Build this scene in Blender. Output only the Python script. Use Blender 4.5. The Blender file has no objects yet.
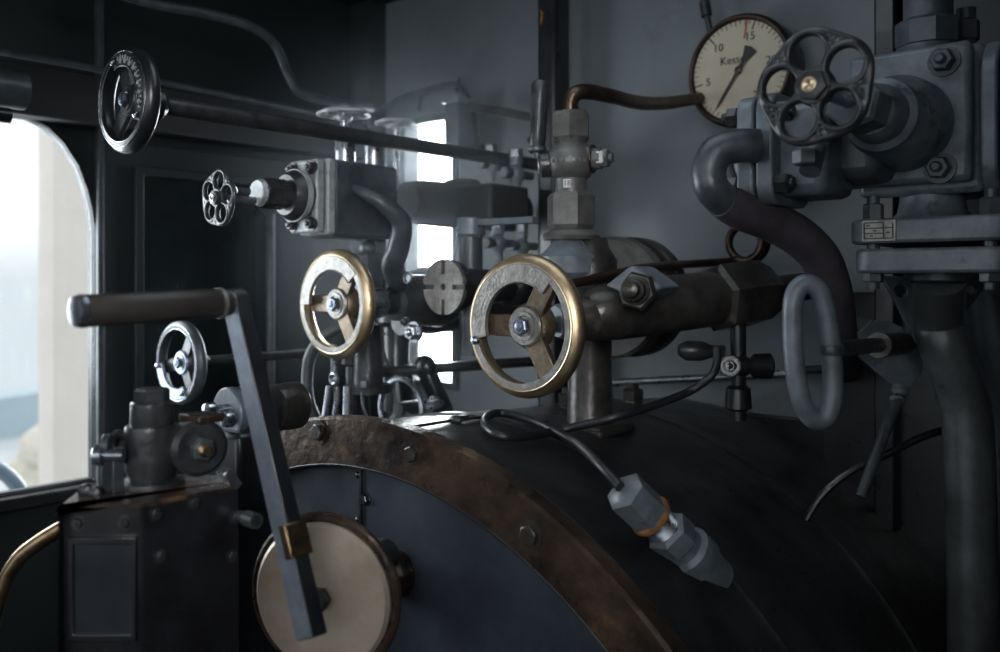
import bpy, bmesh, math, random
from mathutils import Vector as V, Matrix
from math import pi, sin, cos, radians
random.seed(7)
SC = bpy.context.scene
COL = SC.collection
# ---------------------------------------------------------------- camera, world, light, exposure
YAW = radians(40.62); FPX = 900.0; CX = 500.0; HY = 281.0; CZ = 1.6
cd = bpy.data.cameras.new('camera'); cam = bpy.data.objects.new('camera', cd); COL.objects.link(cam)
cam.location = (0, 0, CZ); cam.rotation_euler = (pi/2, 0, YAW)
cd.sensor_width = 36; cd.lens = 36*FPX/1000; cd.shift_y = -(326-HY)/1000; cd.clip_start = .02
cd.dof.use_dof = True; cd.dof.focus_distance = 1.22; cd.dof.aperture_fstop = 3.2
SC.camera = cam
SC.view_settings.view_transform = 'Standard'; SC.view_settings.look = 'None'
SC.view_settings.exposure = 0.0; SC.view_settings.gamma = 1; SC.view_settings.use_curve_mapping = False
HAZE = .62
SC.cycles.use_denoising = True; SC.cycles.volume_step_rate = .5; SC.cycles.volume_bounces = 0; SC.cycles.sample_clamp_indirect = 4
w = bpy.data.worlds.new('overcast_sky'); SC.world = w; w.use_nodes = True
nt = w.node_tree; bg = nt.nodes['Background']
tc = nt.nodes.new('ShaderNodeTexCoord'); sx = nt.nodes.new('ShaderNodeSeparateXYZ'); cr = nt.nodes.new('ShaderNodeValToRGB')
nt.links.new(tc.outputs['Generated'], sx.inputs[0]); nt.links.new(sx.outputs['Z'], cr.inputs[0]); nt.links.new(cr.outputs[0], bg.inputs[0])
cr.color_ramp.elements[0].position = 0.0; cr.color_ramp.elements[0].color = (.55, .62, .66, 1)
cr.color_ramp.elements[1].position = 0.06; cr.color_ramp.elements[1].color = (.88, .92, .94, 1)
nrm = nt.nodes.new('ShaderNodeVectorMath'); nrm.operation = 'NORMALIZE'; nt.links.new(tc.outputs['Generated'], nrm.inputs[0])
dt = nt.nodes.new('ShaderNodeVectorMath'); dt.operation = 'DOT_PRODUCT'; dt.inputs[1].default_value = V((-.62, .78, .06)).normalized(); nt.links.new(nrm.outputs[0], dt.inputs[0])
mr = nt.nodes.new('ShaderNodeMapRange'); mr.interpolation_type = 'SMOOTHERSTEP'
mr.inputs[1].default_value = .90; mr.inputs[2].default_value = .99; mr.inputs[3].default_value = 1.55; mr.inputs[4].default_value = 24.0
nt.links.new(dt.outputs['Value'], mr.inputs[0]); nt.links.new(mr.outputs[0], bg.inputs[1])

def area(name, loc, target, sx_, sy_, power, color):
    l = bpy.data.lights.new(name, 'AREA'); l.shape = 'RECTANGLE'; l.size = sx_; l.size_y = sy_
    l.energy = power; l.color = color
    o = bpy.data.objects.new(name, l); COL.objects.link(o); o.location = loc
    o.rotation_euler = (V(target)-V(loc)).to_track_quat('-Z', 'Y').to_euler()
    return o
area('daylight_left_window', (-2.25, .35, 1.75), (-.9, .9, 1.5), .9, .9, 34, (.86, .94, 1))
area('daylight_front_window', (-1.72, 1.95, 1.85), (-1.0, 1.0, 1.4), .45, .8, 42, (.84, .93, 1))
area('daylight_cab_rear', (-.9, -1.7, 2.1), (-.6, 1.2, 1.4), 1.8, 1.0, 6.5, (.90, .95, 1))
rl = area('fill_right', (.35, -.6, 2.0), (-1.15, 1.0, 1.6), .5, .7, 1.9, (.98, .98, 1)); rl.data.spread = radians(46)  # added fill lamp aimed left at valve flanges and brass; no opening here
area('ceiling_fill', (-.7, .9, 2.33), (-.7, 1.1, 1.4), .7, .5, 2.5, (.82, .92, 1))  # unseen area lamp under the closed ceiling, no vent there

# ---------------------------------------------------------------- pixel helpers (camera is level)
S_, C_ = sin(YAW), cos(YAW)
def ray(px, py):
    a = (px-CX)/FPX; b = (HY-py)/FPX
    return V((-S_+a*C_, C_+a*S_, b))
CP = V((0, 0, CZ))
def pd(px, py, D): return CP+ray(px, py)*D
def pX(px, py, X): r = ray(px, py); return CP+r*(X/r.x)
def pY(px, py, Y): r = ray(px, py); return CP+r*(Y/r.y)
def pZ(px, py, Z): r = ray(px, py); return CP+r*((Z-CZ)/r.z)
def along(P, ax, px):
    """point on the line P + t*ax that stands at image column px"""
    a = (px-CX)/FPX; P = V(P)
    r0 = P.x*C_+P.y*S_; d0 = -P.x*S_+P.y*C_
    r1 = ax[0]*C_+ax[1]*S_; d1 = -ax[0]*S_+ax[1]*C_
    t = (a*d0-r0)/(r1-a*d1)
    return P+V(ax)*t
YA = V((0, 1, 0)); XA = V((1, 0, 0)); ZA = V((0, 0, 1))

# ---------------------------------------------------------------- mesh builder
def frame(ax, up=None):
    ax = V(ax).normalized(); up = V(up) if up is not None else (ZA if abs(ax.z) < .9 else XA)
    e1 = ax.cross(up).normalized(); e2 = e1.cross(ax).normalized()
    return ax, e1, e2       # e2 close to up
class MB:
    def __init__(s): s.v = []; s.f = []
    def ring(s, c, e1, e2, r, n, ph=0, sq=1.0):
        i0 = len(s.v)
        for k in range(n):
            t = ph+2*pi*k/n
            s.v.append(c+e1*(cos(t)*r)+e2*(sin(t)*r*sq))
        return i0
    def bridge(s, a, b, n):
        for k in range(n):
            j = (k+1) % n
            s.f.append((a+k, a+j, b+j, b+k))
    def lathe(s, p, ax, prof, n=28, ph=0, caps=True, up=None, close=False):
        p = V(p); ax, e1, e2 = frame(ax, up); rs = []
        for t, r in prof: rs.append(s.ring(p+ax*t, e1, e2, max(r, 1e-5), n, ph))
        for a, b in zip(rs, rs[1:]): s.bridge(a, b, n)
        if close: s.bridge(rs[-1], rs[0], n)
        elif caps:
            s.f.append(tuple(range(rs[0], rs[0]+n))); s.f.append(tuple(range(rs[-1], rs[-1]+n)))
        return s
    def cyl(s, a, b, r, r2=None, n=24, ch=0):
        a = V(a); b = V(b); L = (b-a).length; r2 = r if r2 is None else r2
        pr = [(0, r), (L, r2)] if not ch else [(0, r-ch), (ch, r), (L-ch, r2), (L, r2-ch)]
        return s.lathe(a, b-a, pr, n)
    def hexn(s, a, b, r, ph=0, n=6):
        a = V(a); b = V(b); L = (b-a).length; c = min(L*.14, r*.16)
        # a chamfered nut: rounded end circles meeting six flats
        return s.lathe(a, b-a, [(0, r*.86), (c, r), (L-c, r), (L, r*.86)], n, ph)
    def bolt(s, p, ax, r, h=None, ph=.3, washer=True, dome=True):
        p = V(p); ax = V(ax).normalized(); h = h or r*.9
        if washer: s.cyl(p-ax*r*.3, p+ax*r*.14, r*1.35, n=16)
        s.hexn(p, p+ax*h, r, ph)
        if dome: s.lathe(p+ax*h*.9, ax, [(0, r*.5), (h*.35, r*.48), (h*.55, r*.3)], 12)
        return s
    def box(s, c, size, R=None):
        c = V(c); i = len(s.v); R = R or Matrix.Identity(3)
        for x in (-.5, .5):
            for y in (-.5, .5):
                for z in (-.5, .5): s.v.append(c+R @ V((x*size[0], y*size[1], z*size[2])))
        for q in ((0, 1, 3, 2), (4, 6, 7, 5), (0, 4, 5, 1), (2, 3, 7, 6), (0, 2, 6, 4), (1, 5, 7, 3)): s.f.append(tuple(i+k for k in q))
        return s
    def bar(s, a, b, w, h, up=None):
        """rectangular bar from a to b; w across, h along up"""
        a = V(a); b = V(b); ax, e1, e2 = frame(b-a, up); i = len(s.v)
        for p in (a, b):
            for x, y in ((-1, -1), (1, -1), (1, 1), (-1, 1)): s.v.append(p+e1*(x*w/2)+e2*(y*h/2))
        s.f += [(i, i+1, i+2, i+3), (i+4, i+5, i+6, i+7)]
        for k in range(4): j = (k+1) % 4; s.f.append((i+k, i+j, i+4+j, i+4+k))
        return s
    def prism(s, pts, ext):
        i = len(s.v); n = len(pts); ext = V(ext)
        s.v += [V(p) for p in pts]+[V(p)+ext for p in pts]
        s.f += [tuple(range(i, i+n)), tuple(range(i+n, i+2*n))]
        for k in range(n): j = (k+1) % n; s.f.append((i+k, i+j, i+n+j, i+n+k))
        return s
    def ringplate(s, outer, inner, ext):
        """a plate with an opening: outer and inner loops of equal length"""
        i = len(s.v); n = len(outer); ext = V(ext)
        for L in (outer, inner): s.v += [V(p) for p in L]
        for L in (outer, inner): s.v += [V(p)+ext for p in L]
        for k in range(n):
            j = (k+1) % n
            s.f += [(i+k, i+j, i+n+j, i+n+k), (i+2*n+k, i+2*n+j, i+3*n+j, i+3*n+k),
                    (i+k, i+j, i+2*n+j, i+2*n+k), (i+n+k, i+n+j, i+3*n+j, i+3*n+k)]
        return s
    def tube(s, pts, r, n=14, closed=False, sub=8, flat=1.0, smooth=True):
        pts = [V(p) for p in pts]; m = len(pts); rl = r if isinstance(r, (list, tuple)) else [r]*m
        P, Rr = [], []
        if smooth and m > 2:
            segs = m if closed else m-1
            for i in range(segs):
                if closed: a, b, c, d = pts[(i-1) % m], pts[i], pts[(i+1) % m], pts[(i+2) % m]
                else: a, b, c, d = pts[max(i-1, 0)], pts[i], pts[i+1], pts[min(i+2, m-1)]
                for k in range(sub):
                    t = k/sub
                    P.append(.5*((2*b)+(c-a)*t+(2*a-5*b+4*c-d)*t*t+(3*b-a-3*c+d)*t**3))
                    Rr.append(rl[i]*(1-t)+rl[(i+1) % m]*t)
            if not closed: P.append(pts[-1]); Rr.append(rl[-1])
        else: P, Rr = pts, list(rl)
        N = len(P); tg = []
        for i in range(N):
            if closed: t = P[(i+1) % N]-P[i-1]
            else: t = P[min(i+1, N-1)]-P[max(i-1, 0)]
            tg.append(t.normalized())
        _, e1, e2 = frame(tg[0]); rs = []
        for i in range(N):
            e1 = (e1-tg[i]*e1.dot(tg[i])).normalized(); e2 = tg[i].cross(e1)
            rs.append(s.ring(P[i], e1, e2, Rr[i], n, 0, flat))
        for a, b in zip(rs, rs[1:]): s.bridge(a, b, n)
        if closed:
            # find the twist that joins last and first ring best
            best = min(range(n), key=lambda o: (s.v[rs[-1]]-s.v[rs[0]+o]).length)
            for k in range(n):
                j = (k+1) % n
                s.f.append((rs[-1]+k, rs[-1]+j, rs[0]+(j+best) % n, rs[0]+(k+best) % n))
        else: s.f += [tuple(range(rs[0], rs[0]+n)), tuple(range(rs[-1], rs[-1]+n))]
        return s
    def ball(s, c, r, ax=ZA, n=20, m=10, sq=1.0):
        return s.lathe(V(c)-V(ax).normalized()*r*sq, ax, [(r*sq*(1-cos(pi*k/m)), r*sin(pi*k/m)) for k in range(m+1)], n)
    def torus(s, c, ax, R, r, n=40, m=12, sq=1.0):
        _, e1, e2 = frame(ax)
        pr = [(sin(2*pi*k/m)*r*sq, R+cos(2*pi*k/m)*r) for k in range(m)]
        return s.lathe(c, ax, pr, n, close=True)

def link_mesh(name, mb, mat, origin, ang=35):
    me = bpy.data.meshes.new(name)
    o3 = V(origin)
    me.from_pydata([tuple(v-o3) for v in mb.v], [], mb.f)
    bm = bmesh.new(); bm.from_mesh(me); bmesh.ops.recalc_face_normals(bm, faces=bm.faces); bm.to_mesh(me); bm.free()
    me.polygons.foreach_set('use_smooth', [True]*len(me.polygons))
    me.set_sharp_from_angle(angle=radians(ang))
    me.materials.append(mat)
    o = bpy.data.objects.new(name, me); COL.objects.link(o)
    return o
def finish(o, bevel=0, remesh=0):
    if remesh:
        m = o.modifiers.new('cast', 'REMESH'); m.mode = 'VOXEL'; m.voxel_size = remesh; m.use_smooth_shade = True
        m = o.modifiers.new('soft', 'SMOOTH'); m.iterations = 6; m.factor = .5
    if bevel:
        m = o.modifiers.new('edge', 'BEVEL'); m.width = bevel; m.segments = 2; m.limit_method = 'ANGLE'; m.angle_limit = radians(40); m.use_clamp_overlap = True
def tag(o, label, cat, group=None, kind=None):
    o['label'] = label; o['category'] = cat
    if group: o['group'] = group
    if kind: o['kind'] = kind
class Thing:
    def __init__(s, name, label, cat, loc, group=None):
        s.o = bpy.data.objects.new(name, None); COL.objects.link(s.o); s.o.empty_display_size = .02
        s.loc = V(loc); s.o.location = s.loc; tag(s.o, label, cat, group)
    def part(s, name, mb, mat, parent=None, label=None, bevel=0, remesh=0, ang=35):
        o = link_mesh(name, mb, mat, s.loc, ang); o.parent = parent or s.o
        if label: o['label'] = label
        finish(o, bevel, remesh); return o
def solo(name, label, cat, mb, mat, group=None, bevel=0, remesh=0, origin=None, ang=35):
    org = V(origin) if origin is not None else sum(mb.v, V((0, 0, 0)))/len(mb.v)
    o = link_mesh(name, mb, mat, org, ang); o.location = org; tag(o, label, cat, group); finish(o, bevel, remesh); return o
def struct(name, mb, mat, parent=None, bevel=0):
    o = link_mesh(name, mb, mat, (0, 0, 0)); finish(o, bevel)
    if parent: o.parent = parent
    else: o['kind'] = 'structure'
    return o

# ---------------------------------------------------------------- materials
def mat(name, c1, c2=None, rough=.45, metal=0.0, scale=25, bump=.15, rvar=.15, detail=6, c3=None, spots=.0, bscale=None, coat=0.0):
    m = bpy.data.materials.new(name); m.use_nodes = True; t = m.node_tree; b = t.nodes['Principled BSDF']
    c2 = c2 or tuple(x*.6 for x in c1)
    tc = t.nodes.new('ShaderNodeTexCoord'); n = t.nodes.new('ShaderNodeTexNoise'); n.inputs['Scale'].default_value = scale; n.inputs['Detail'].default_value = detail
    n.inputs['Roughness'].default_value = .65
    t.links.new(tc.outputs['Object'], n.inputs['Vector'])
    r = t.nodes.new('ShaderNodeValToRGB'); r.color_ramp.elements[0].position = .35; r.color_ramp.elements[1].position = .68
    r.color_ramp.elements[0].color = (*c2, 1); r.color_ramp.elements[1].color = (*c1, 1)
    t.links.new(n.outputs['Fac'], r.inputs[0]); col = r.outputs[0]
    if c3:
        n3 = t.nodes.new('ShaderNodeTexNoise'); n3.inputs['Scale'].default_value = scale*.55; n3.inputs['Detail'].default_value = 8; n3.inputs['Roughness'].default_value = .7
        t.links.new(tc.outputs['Object'], n3.inputs['Vector'])
        r3 = t.nodes.new('ShaderNodeValToRGB'); r3.color_ramp.elements[0].position = .62-spots*.3; r3.color_ramp.elements[1].position = .70-spots*.3
        r3.color_ramp.elements[0].color = (0, 0, 0, 1); r3.color_ramp.elements[1].color = (1, 1, 1, 1)
        t.links.new(n3.outputs['Fac'], r3.inputs[0])
        mx = t.nodes.new('ShaderNodeMixRGB'); mx.inputs[2].default_value = (*c3, 1)
        t.links.new(r3.outputs[0], mx.inputs[0]); t.links.new(col, mx.inputs[1]); col = mx.outputs[0]
    t.links.new(col, b.inputs['Base Color'])
    b.inputs['Metallic'].default_value = metal; b.inputs['Coat Weight'].default_value = coat
    mr = t.nodes.new('ShaderNodeMapRange'); mr.inputs[3].default_value = max(.04, rough-rvar); mr.inputs[4].default_value = min(1, rough+rvar)
    n2 = t.nodes.new('ShaderNodeTexNoise'); n2.inputs['Scale'].default_value = scale*1.7; n2.inputs['Detail'].default_value = 5
    t.links.new(tc.outputs['Object'], n2.inputs['Vector']); t.links.new(n2.outputs['Fac'], mr.inputs[0]); t.links.new(mr.outputs[0], b.inputs['Roughness'])
    if bump:
        nb = t.nodes.new('ShaderNodeTexNoise'); nb.inputs['Scale'].default_value = bscale or scale*4; nb.inputs['Detail'].default_value = 6
        t.links.new(tc.outputs['Object'], nb.inputs['Vector'])
        bp = t.nodes.new('ShaderNodeBump'); bp.inputs['Strength'].default_value = bump; bp.inputs['Distance'].default_value = .002
        t.links.new(nb.outputs['Fac'], bp.inputs['Height']); t.links.new(bp.outputs[0], b.inputs['Normal'])
    return m
BRASS = mat('worn_brass', (.66, .52, .34), (.44, .33, .20), .42, 1, 40, .15, .10, c3=(.10, .06, .03), spots=-.02)
BRASSD = mat('dull_brass', (.40, .29, .17), (.18, .12, .07), .38, 1, 45, .15)
HUBN = mat('blued_steel_nut', (.20, .235, .30), (.12, .14, .19), .36, .8, 50, .1)
EDGE = mat('bright_brass_edge', (.85, .76, .60), (.66, .55, .38), .35, 1, 60, .05)
PALEP = mat('pale_worn_paint', (.40, .42, .42), (.22, .24, .25), .5, .2, 45, .4, c3=(.08, .08, .08), spots=.08)
ARMM = mat('blued_flat_steel', (.33, .38, .45), (.20, .235, .29), .42, .7, 30, .12, c3=(.10, .11, .13), spots=-.08)
PALEB = mat('pale_tarnished_brass', (.50, .44, .36), (.34, .28, .22), .45, .55, 10, .15, c3=(.30, .20, .12), spots=.0)
COCKM = mat('neutral_grey_casting', (.15, .148, .142), (.075, .073, .07), .42, .25, 24, .35)
SPK = mat('brown_bronze', (.24, .185, .13), (.10, .08, .06), .42, .7, 40, .3, c3=(.06, .045, .035), spots=.1)
PLATE = mat('grey_cast_plate', (.31, .30, .28), (.15, .145, .135), .42, .6, 60, .45, c3=(.07, .06, .05), spots=.05)
STEEL = mat('bare_steel', (.42, .45, .49), (.22, .24, .27), .30, .9, 35, .12)
BRIGHT = mat('polished_steel', (.62, .66, .72), (.38, .42, .47), .25, 1, 50, .08)
IRON = mat('dark_cast_iron', (.055, .058, .062), (.022, .023, .026), .35, .35, 30, .35)
BLACK = mat('black_enamel', (.016, .017, .02), (.008, .008, .01), .32, 0, 20, .15, coat=.1)
RUBBER = mat('black_rubber', (.016, .017, .021), (.01, .01, .012), .42, 0, 30, .05)
GREY = mat('blue_grey_paint', (.16, .19, .215), (.075, .09, .105), .42, .1, 22, .35, c3=(.03, .03, .032), spots=.12)
GREYD = mat('dark_grey_paint', (.075, .088, .10), (.032, .037, .043), .40, .15, 22, .3)
OILY = mat('oily_brown_iron', (.078, .072, .066), (.028, .026, .025), .33, .45, 28, .35, c3=(.12, .10, .08), spots=.03)
RUSTY = mat('rusty_flange_iron', (.115, .078, .055), (.016, .014, .014), .30, .5, 11, .8, c3=(.22, .125, .07), spots=.14, bscale=60)
RUST = mat('orange_rust', (.28, .12, .045), (.12, .05, .02), .75, .1, 60, .5)
MATTBLK = mat('matt_black', (.012, .012, .013), (.006, .006, .007), .9, 0, 20, .2, rvar=.05)  # near-black matt colour, keeps the backlit steam chest a dark silhouette
BOILER = mat('oily_black_sheet', (.060, .061, .066), (.018, .018, .020), .32, .5, 10, .35, rvar=.14, bscale=45)
BLUEP = mat('blue_black_plate', (.056, .069, .092), (.028, .034, .046), .36, .35, 7, .2, bscale=60)
COPPER = mat('aged_copper', (.115, .075, .055), (.05, .036, .030), .36, .8, 30, .2)
LAG = mat('taped_lagging', (.060, .050, .062), (.030, .026, .032), .62, 0, 30, .3)
DIAL = mat('cream_dial', (.50, .45, .35), (.42, .37, .28), .5, 0, 12, .02, c3=(.42, .33, .22), spots=.02)
DIALG = mat('grey_dial', (.55, .56, .52), (.42, .44, .42), .5, 0, 12, .02)
INK = mat('dial_ink', (.03, .028, .025), None, .6, 0, 20, 0)
RED = mat('red_mark', (.50, .05, .03), None, .5, 0, 20, 0)
LABELM = mat('pale_label', (.60, .62, .60), (.45, .47, .46), .5, 0, 60, .05)
WALLM = mat('painted_steel_wall', (.15, .17, .185), (.11, .127, .14), .44, .05, 3, .25, c3=(.085, .098, .108), spots=.12, bscale=35)
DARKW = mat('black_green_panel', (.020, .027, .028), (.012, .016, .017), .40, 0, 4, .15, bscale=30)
CEILM = mat('sooty_ceiling', (.009, .010, .013), (.005, .006, .008), .7, 0, 4, .2)
FLOORM = mat('worn_floor_plate', (.03, .028, .026), (.014, .013, .012), .6, .1, 5, .3)
def glassy():
    m = bpy.data.materials.new('dusty_window_glass'); m.use_nodes = True; t = m.node_tree; t.nodes.clear()
    o = t.nodes.new('ShaderNodeOutputMaterial'); tr = t.nodes.new('ShaderNodeBsdfTransparent'); g = t.nodes.new('ShaderNodeBsdfGlossy')
    d = t.nodes.new('ShaderNodeBsdfDiffuse'); d.inputs[0].default_value = (.75, .8, .85, 1)
    m1 = t.nodes.new('ShaderNodeMixShader'); m2 = t.nodes.new('ShaderNodeMixShader'); m1.inputs[0].default_value = .06; m2.inputs[0].default_value = .05
    g.inputs['Roughness'].default_value = .03
    t.links.new(tr.outputs[0], m1.inputs[1]); t.links.new(g.outputs[0], m1.inputs[2]); t.links.new(m1.outputs[0], m2.inputs[1]); t.links.new(d.outputs[0], m2.inputs[2])
    t.links.new(m2.outputs[0], o.inputs[0]); return m
GLASS = glassy()
def cladding():
    m = mat('pale_diagonal_cladding', (.93, .86, .79), (.86, .79, .72), .7, 0, 6, 0)
    t = m.node_tree; b = t.nodes['Principled BSDF']; tc = t.nodes['Texture Coordinate']
    mp = t.nodes.new('ShaderNodeMapping'); mp.inputs['Rotation'].default_value = (radians(38), 0, 0); wv = t.nodes.new('ShaderNodeTexWave')
    wv.bands_direction = 'Z'; wv.inputs['Scale'].default_value = 26; bp = t.nodes.new('ShaderNodeBump'); bp.inputs['Strength'].default_value = .15; bp.inputs['Distance'].default_value = .02
    t.links.new(tc.outputs['Object'], mp.inputs[0]); t.links.new(mp.outputs[0], wv.inputs[0]); t.links.new(wv.outputs['Fac'], bp.inputs['Height']); t.links.new(bp.outputs[0], b.inputs['Normal'])
    return m
CLAD = cladding()

# ================================================================ SETTING
WY = 1.65; XL = -1.9; XR = .75; ZC = 2.35; YB = -1.9
struct('floor', MB().box(((XL+XR)/2, (WY+YB)/2, -.03), (XR-XL+.1, WY-YB+.1, .06)), FLOORM)
struct('ceiling', MB().box(((XL+XR)/2, (WY+YB)/2, ZC+.03), (XR-XL+.1, WY-YB+.1, .06)), CEILM)
struct('wall_right', MB().box((XR+.03, (WY+YB)/2, ZC/2), (.06, WY-YB, ZC)), DARKW)
struct('wall_back', MB().box(((XL+XR)/2, YB-.03, .5), (XR-XL, .06, 1.0)).box(((XL+XR)/2, YB-.03, 2.28), (XR-XL, .06, .14)), DARKW)
# front wall with a tall narrow window opening
wx0 = pY(406, 250, WY).x; wx1 = pY(456, 250, WY).x; wz1 = 1.6+.414; wz0 = 1.6-.262
th = .05
fw = MB()
def wallbox(mb, x0, x1, z0, z1, y0=WY, t=th): mb.box(((x0+x1)/2, y0+t/2, (z0+z1)/2), (x1-x0, t, z1-z0))
wallbox(fw, XL-.05, wx0, 0, ZC); wallbox(fw, wx1, XR+.05, 0, ZC); wallbox(fw, wx0, wx1, 0, wz0); wallbox(fw, wx0, wx1, wz1, ZC)
struct('wall_front', fw, WALLM)
f = MB(); o4 = [(wx0, wz0), (wx1, wz0), (wx1, wz1), (wx0, wz1)]
def grow(q, d): return [(x+(d if x > (wx0+wx1)/2 else -d), z+(d if z > (wz0+wz1)/2 else -d)) for x, z in q]
f.ringplate([V((x, WY-.012, z)) for x, z in grow(o4, .012)], [V((x, WY-.012, z)) for x, z in grow(o4, -.006)], (0, .05, 0))
win2 = struct('window_2', f, GREYD, bevel=.002)
g = struct('pane', MB().box(((wx0+wx1)/2, WY+.03, (wz0+wz1)/2), (wx1-wx0, .004, wz1-wz0)), GLASS, parent=win2)
# left wall with the rounded side window
arch = [pX(92, 478, XL), pX(92, 230, XL), pX(90, 212, XL), pX(85, 190, XL), pX(76, 166, XL), pX(62, 144, XL), pX(46, 128, XL), pX(28, 119, XL), pX(0, 115, XL)]
arch = [(p.y, p.z) for p in arch]
ylft = .22; zb = arch[0][1]; zt = arch[-1][1]
arch += [(ylft+.07, zt), (ylft+.02, zt-.03), (ylft, zt-.09), (ylft, zb)]
n = len(arch)
# wall as plate with opening: outer loop matched to the opening by direction
cy = sum(a[0] for a in arch)/n; cz = sum(a[1] for a in arch)/n
def hitrect(y, z, y0, y1, z0, z1):
    dy, dz = y-cy, z-cz; t = 1e9
    if dy > 0: t = min(t, (y1-cy)/dy)
    if dy < 0: t = min(t, (y0-cy)/dy)
    if dz > 0: t = min(t, (z1-cz)/dz)
    if dz < 0: t = min(t, (z0-cz)/dz)
    return cy+dy*t, cz+dz*t
Y0, Y1, Z0, Z1 = cy-.62, cy+.45, .9, 2.3
outer = [hitrect(a, b, Y0, Y1, Z0, Z1) for a, b in arch]
# put the frame's corners on exact corners
def snap(lst):
    for cy_, cz_ in ((Y0, Z0), (Y0, Z1), (Y1, Z0), (Y1, Z1)):
        k = min(range(len(lst)), key=lambda i: (lst[i][0]-cy_)**2+(lst[i][1]-cz_)**2); lst[k] = (cy_, cz_)
snap(outer)
lw = MB(); lw.ringplate([V((XL-.018, a, b)) for a, b in outer], [V((XL-.018, a, b)) for a, b in arch], (.018, 0, 0))
lw.box((XL-.025, (YB+Y0)/2, ZC/2), (.05, Y0-YB, ZC)).box((XL-.025, (Y1+WY)/2, ZC/2), (.05, WY-Y1, ZC))
lw.box((XL-.025, (Y0+Y1)/2, Z0/2), (.05, Y1-Y0, Z0)).box((XL-.025, (Y0+Y1)/2, (Z1+ZC)/2), (.05, Y1-Y0, ZC-Z1))
struct('wall_left', lw, DARKW)
def scl(l, d): 
    return [V((XL-.004, a+(a-cy)*d/.33, b+(b-cz)*d/.42)) for a, b in l]
f = MB().ringplate(scl(arch, .022), scl(arch, .002), (.012, 0, 0))
win1 = struct('window_1', f, BLACK, bevel=.002)
struct('pane', MB().prism([V((XL-.015, a, b)) for a, b in arch], (.004, 0, 0)), GLASS, parent=win1)
p = pX(0, 495, XL); q = pX(94, 480, XL)
struct('window_sill', MB().box((XL+.012, (ylft+.9)/2, zb-.02), (.04, .92-ylft, .026)), BLACK, parent=win1, bevel=.004)
# panelled door on the left wall beyond the window
def wl(px): return pX(px, 281, XL).y
d0, d1 = wl(101), wl(300)
dz1 = pX(200, 152, XL).z
door = struct('door_1', MB().box((XL+.008, (d0+d1)/2, dz1/2), (.016, d1-d0, dz1)), DARKW, bevel=.002)
fr = MB()
a0, a1 = wl(138), wl(262); m0 = 1.15
fr.ringplate([V((XL+.016, y, z)) for y, z in ((a0-.02, m0-.02), (a1+.02, m0-.02), (a1+.02, dz1-.05), (a0-.02, dz1-.05))],
             [V((XL+.016, y, z)) for y, z in ((a0, m0), (a1, m0), (a1, dz1-.07), (a0, dz1-.07))], (.012, 0, 0))
struct('door_frame', fr, DARKW, parent=door, bevel=.002)
struct('door_glass', MB().box((XL+.019, (a0+a1)/2, (m0+dz1-.07)/2), (.004, a1-a0, dz1-.07-m0)), mat('dark_door_glass', (.012, .017, .018), None, .12, 0, 8, 0, .04), parent=door)
b = MB(); y = wl(256); b.tube([V((XL+.03, y, dz1-.12)), V((XL+.06, y, dz1-.14)), V((XL+.06, y, 1.2)), V((XL+.03, y, 1.18))], .011, smooth=False)
struct('grab_rail', b, GREYD, parent=door)
struct('trim_1', MB().box((XL+.01, wl(97), 1.1), (.02, .014, 2.2)), GREYD, bevel=.003)
struct('trim_2', MB().box((XL+.03, (YB+WY)/2, pX(120, 118, XL).z+.02), (.06, WY-YB, .10)), CEILM, bevel=.004)
struct('trim_3', MB().box((XL+.04, WY-.03, ZC/2), (.08, .06, ZC)), DARKW, bevel=.004)

struct('dark_sheet_1', MB().box(((-.62+XR)/2, 1.635, .79), (XR+.62, .026, 1.58)), BLACK, bevel=.003)  # added black sheet that darkens the lower right of the front wall
struct('dark_sheet_2', MB().box((-.66-.20, 1.64, .672), (.50, .016, 1.344)), BLACK, bevel=.003)  # added black sheet, darkens the wall foot behind the boiler

# outside the window
og = solo('yard_ground', 'pale ground outside beyond the left window', 'ground', MB().box((-9, 1, -.9), (14, 16, .1)), mat('pale_gravel', (.62, .66, .68), (.52, .56, .58), .9, 0, 3, .3)); og['kind'] = 'structure'
xo = -3.4
a = pX(50, 300, xo).y; bq = pX(140, 300, xo).y
cl = MB().box((xo-.05, (a+bq)/2, 1.2), (.1, bq-a, 4.2)); cl.box((xo+.01, a+.012, 1.2), (.03, .024, 4.2))
solo('clad_wall', 'pale beige wall with fine diagonal boarding outside the left window', 'wall', cl, CLAD)
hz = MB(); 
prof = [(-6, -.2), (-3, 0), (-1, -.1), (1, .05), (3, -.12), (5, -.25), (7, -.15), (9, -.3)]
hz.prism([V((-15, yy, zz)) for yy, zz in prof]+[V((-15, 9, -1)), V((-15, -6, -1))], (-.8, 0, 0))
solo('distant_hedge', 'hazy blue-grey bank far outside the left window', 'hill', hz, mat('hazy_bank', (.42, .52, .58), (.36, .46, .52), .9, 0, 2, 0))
bsh = MB(); bc = pX(56, 452, -6.0)
for k in range(14): bsh.ball(bc+V((random.uniform(-.1, .1), random.uniform(-.16, .16), random.uniform(-.25, .12))), random.uniform(.10, .17), n=14, m=8)
bsh.cyl(bc-ZA*.3, V((bc.x, bc.y, -.86)), .05)
solo('pale_bush', 'pale cream rounded bush outside, low in the left window', 'bush', bsh, mat('cream_leaves', (.80, .74, .64), (.6, .58, .5), .9, 0, 20, .3))
hb = MB(); hb.tube([pX(-30, 462, -2.35), pX(-8, 466, -2.35), pX(8, 476, -2.35), pX(20, 492, -2.35), pX(26, 520, -2.35), pX(26, 620, -2.35)], .018)
solo('outside_handrail', 'blue painted curved handrail outside below the left window', 'handrail', hb, mat('blue_rail_paint', (.16, .25, .34), None, .4, 0, 8, .1))

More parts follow.
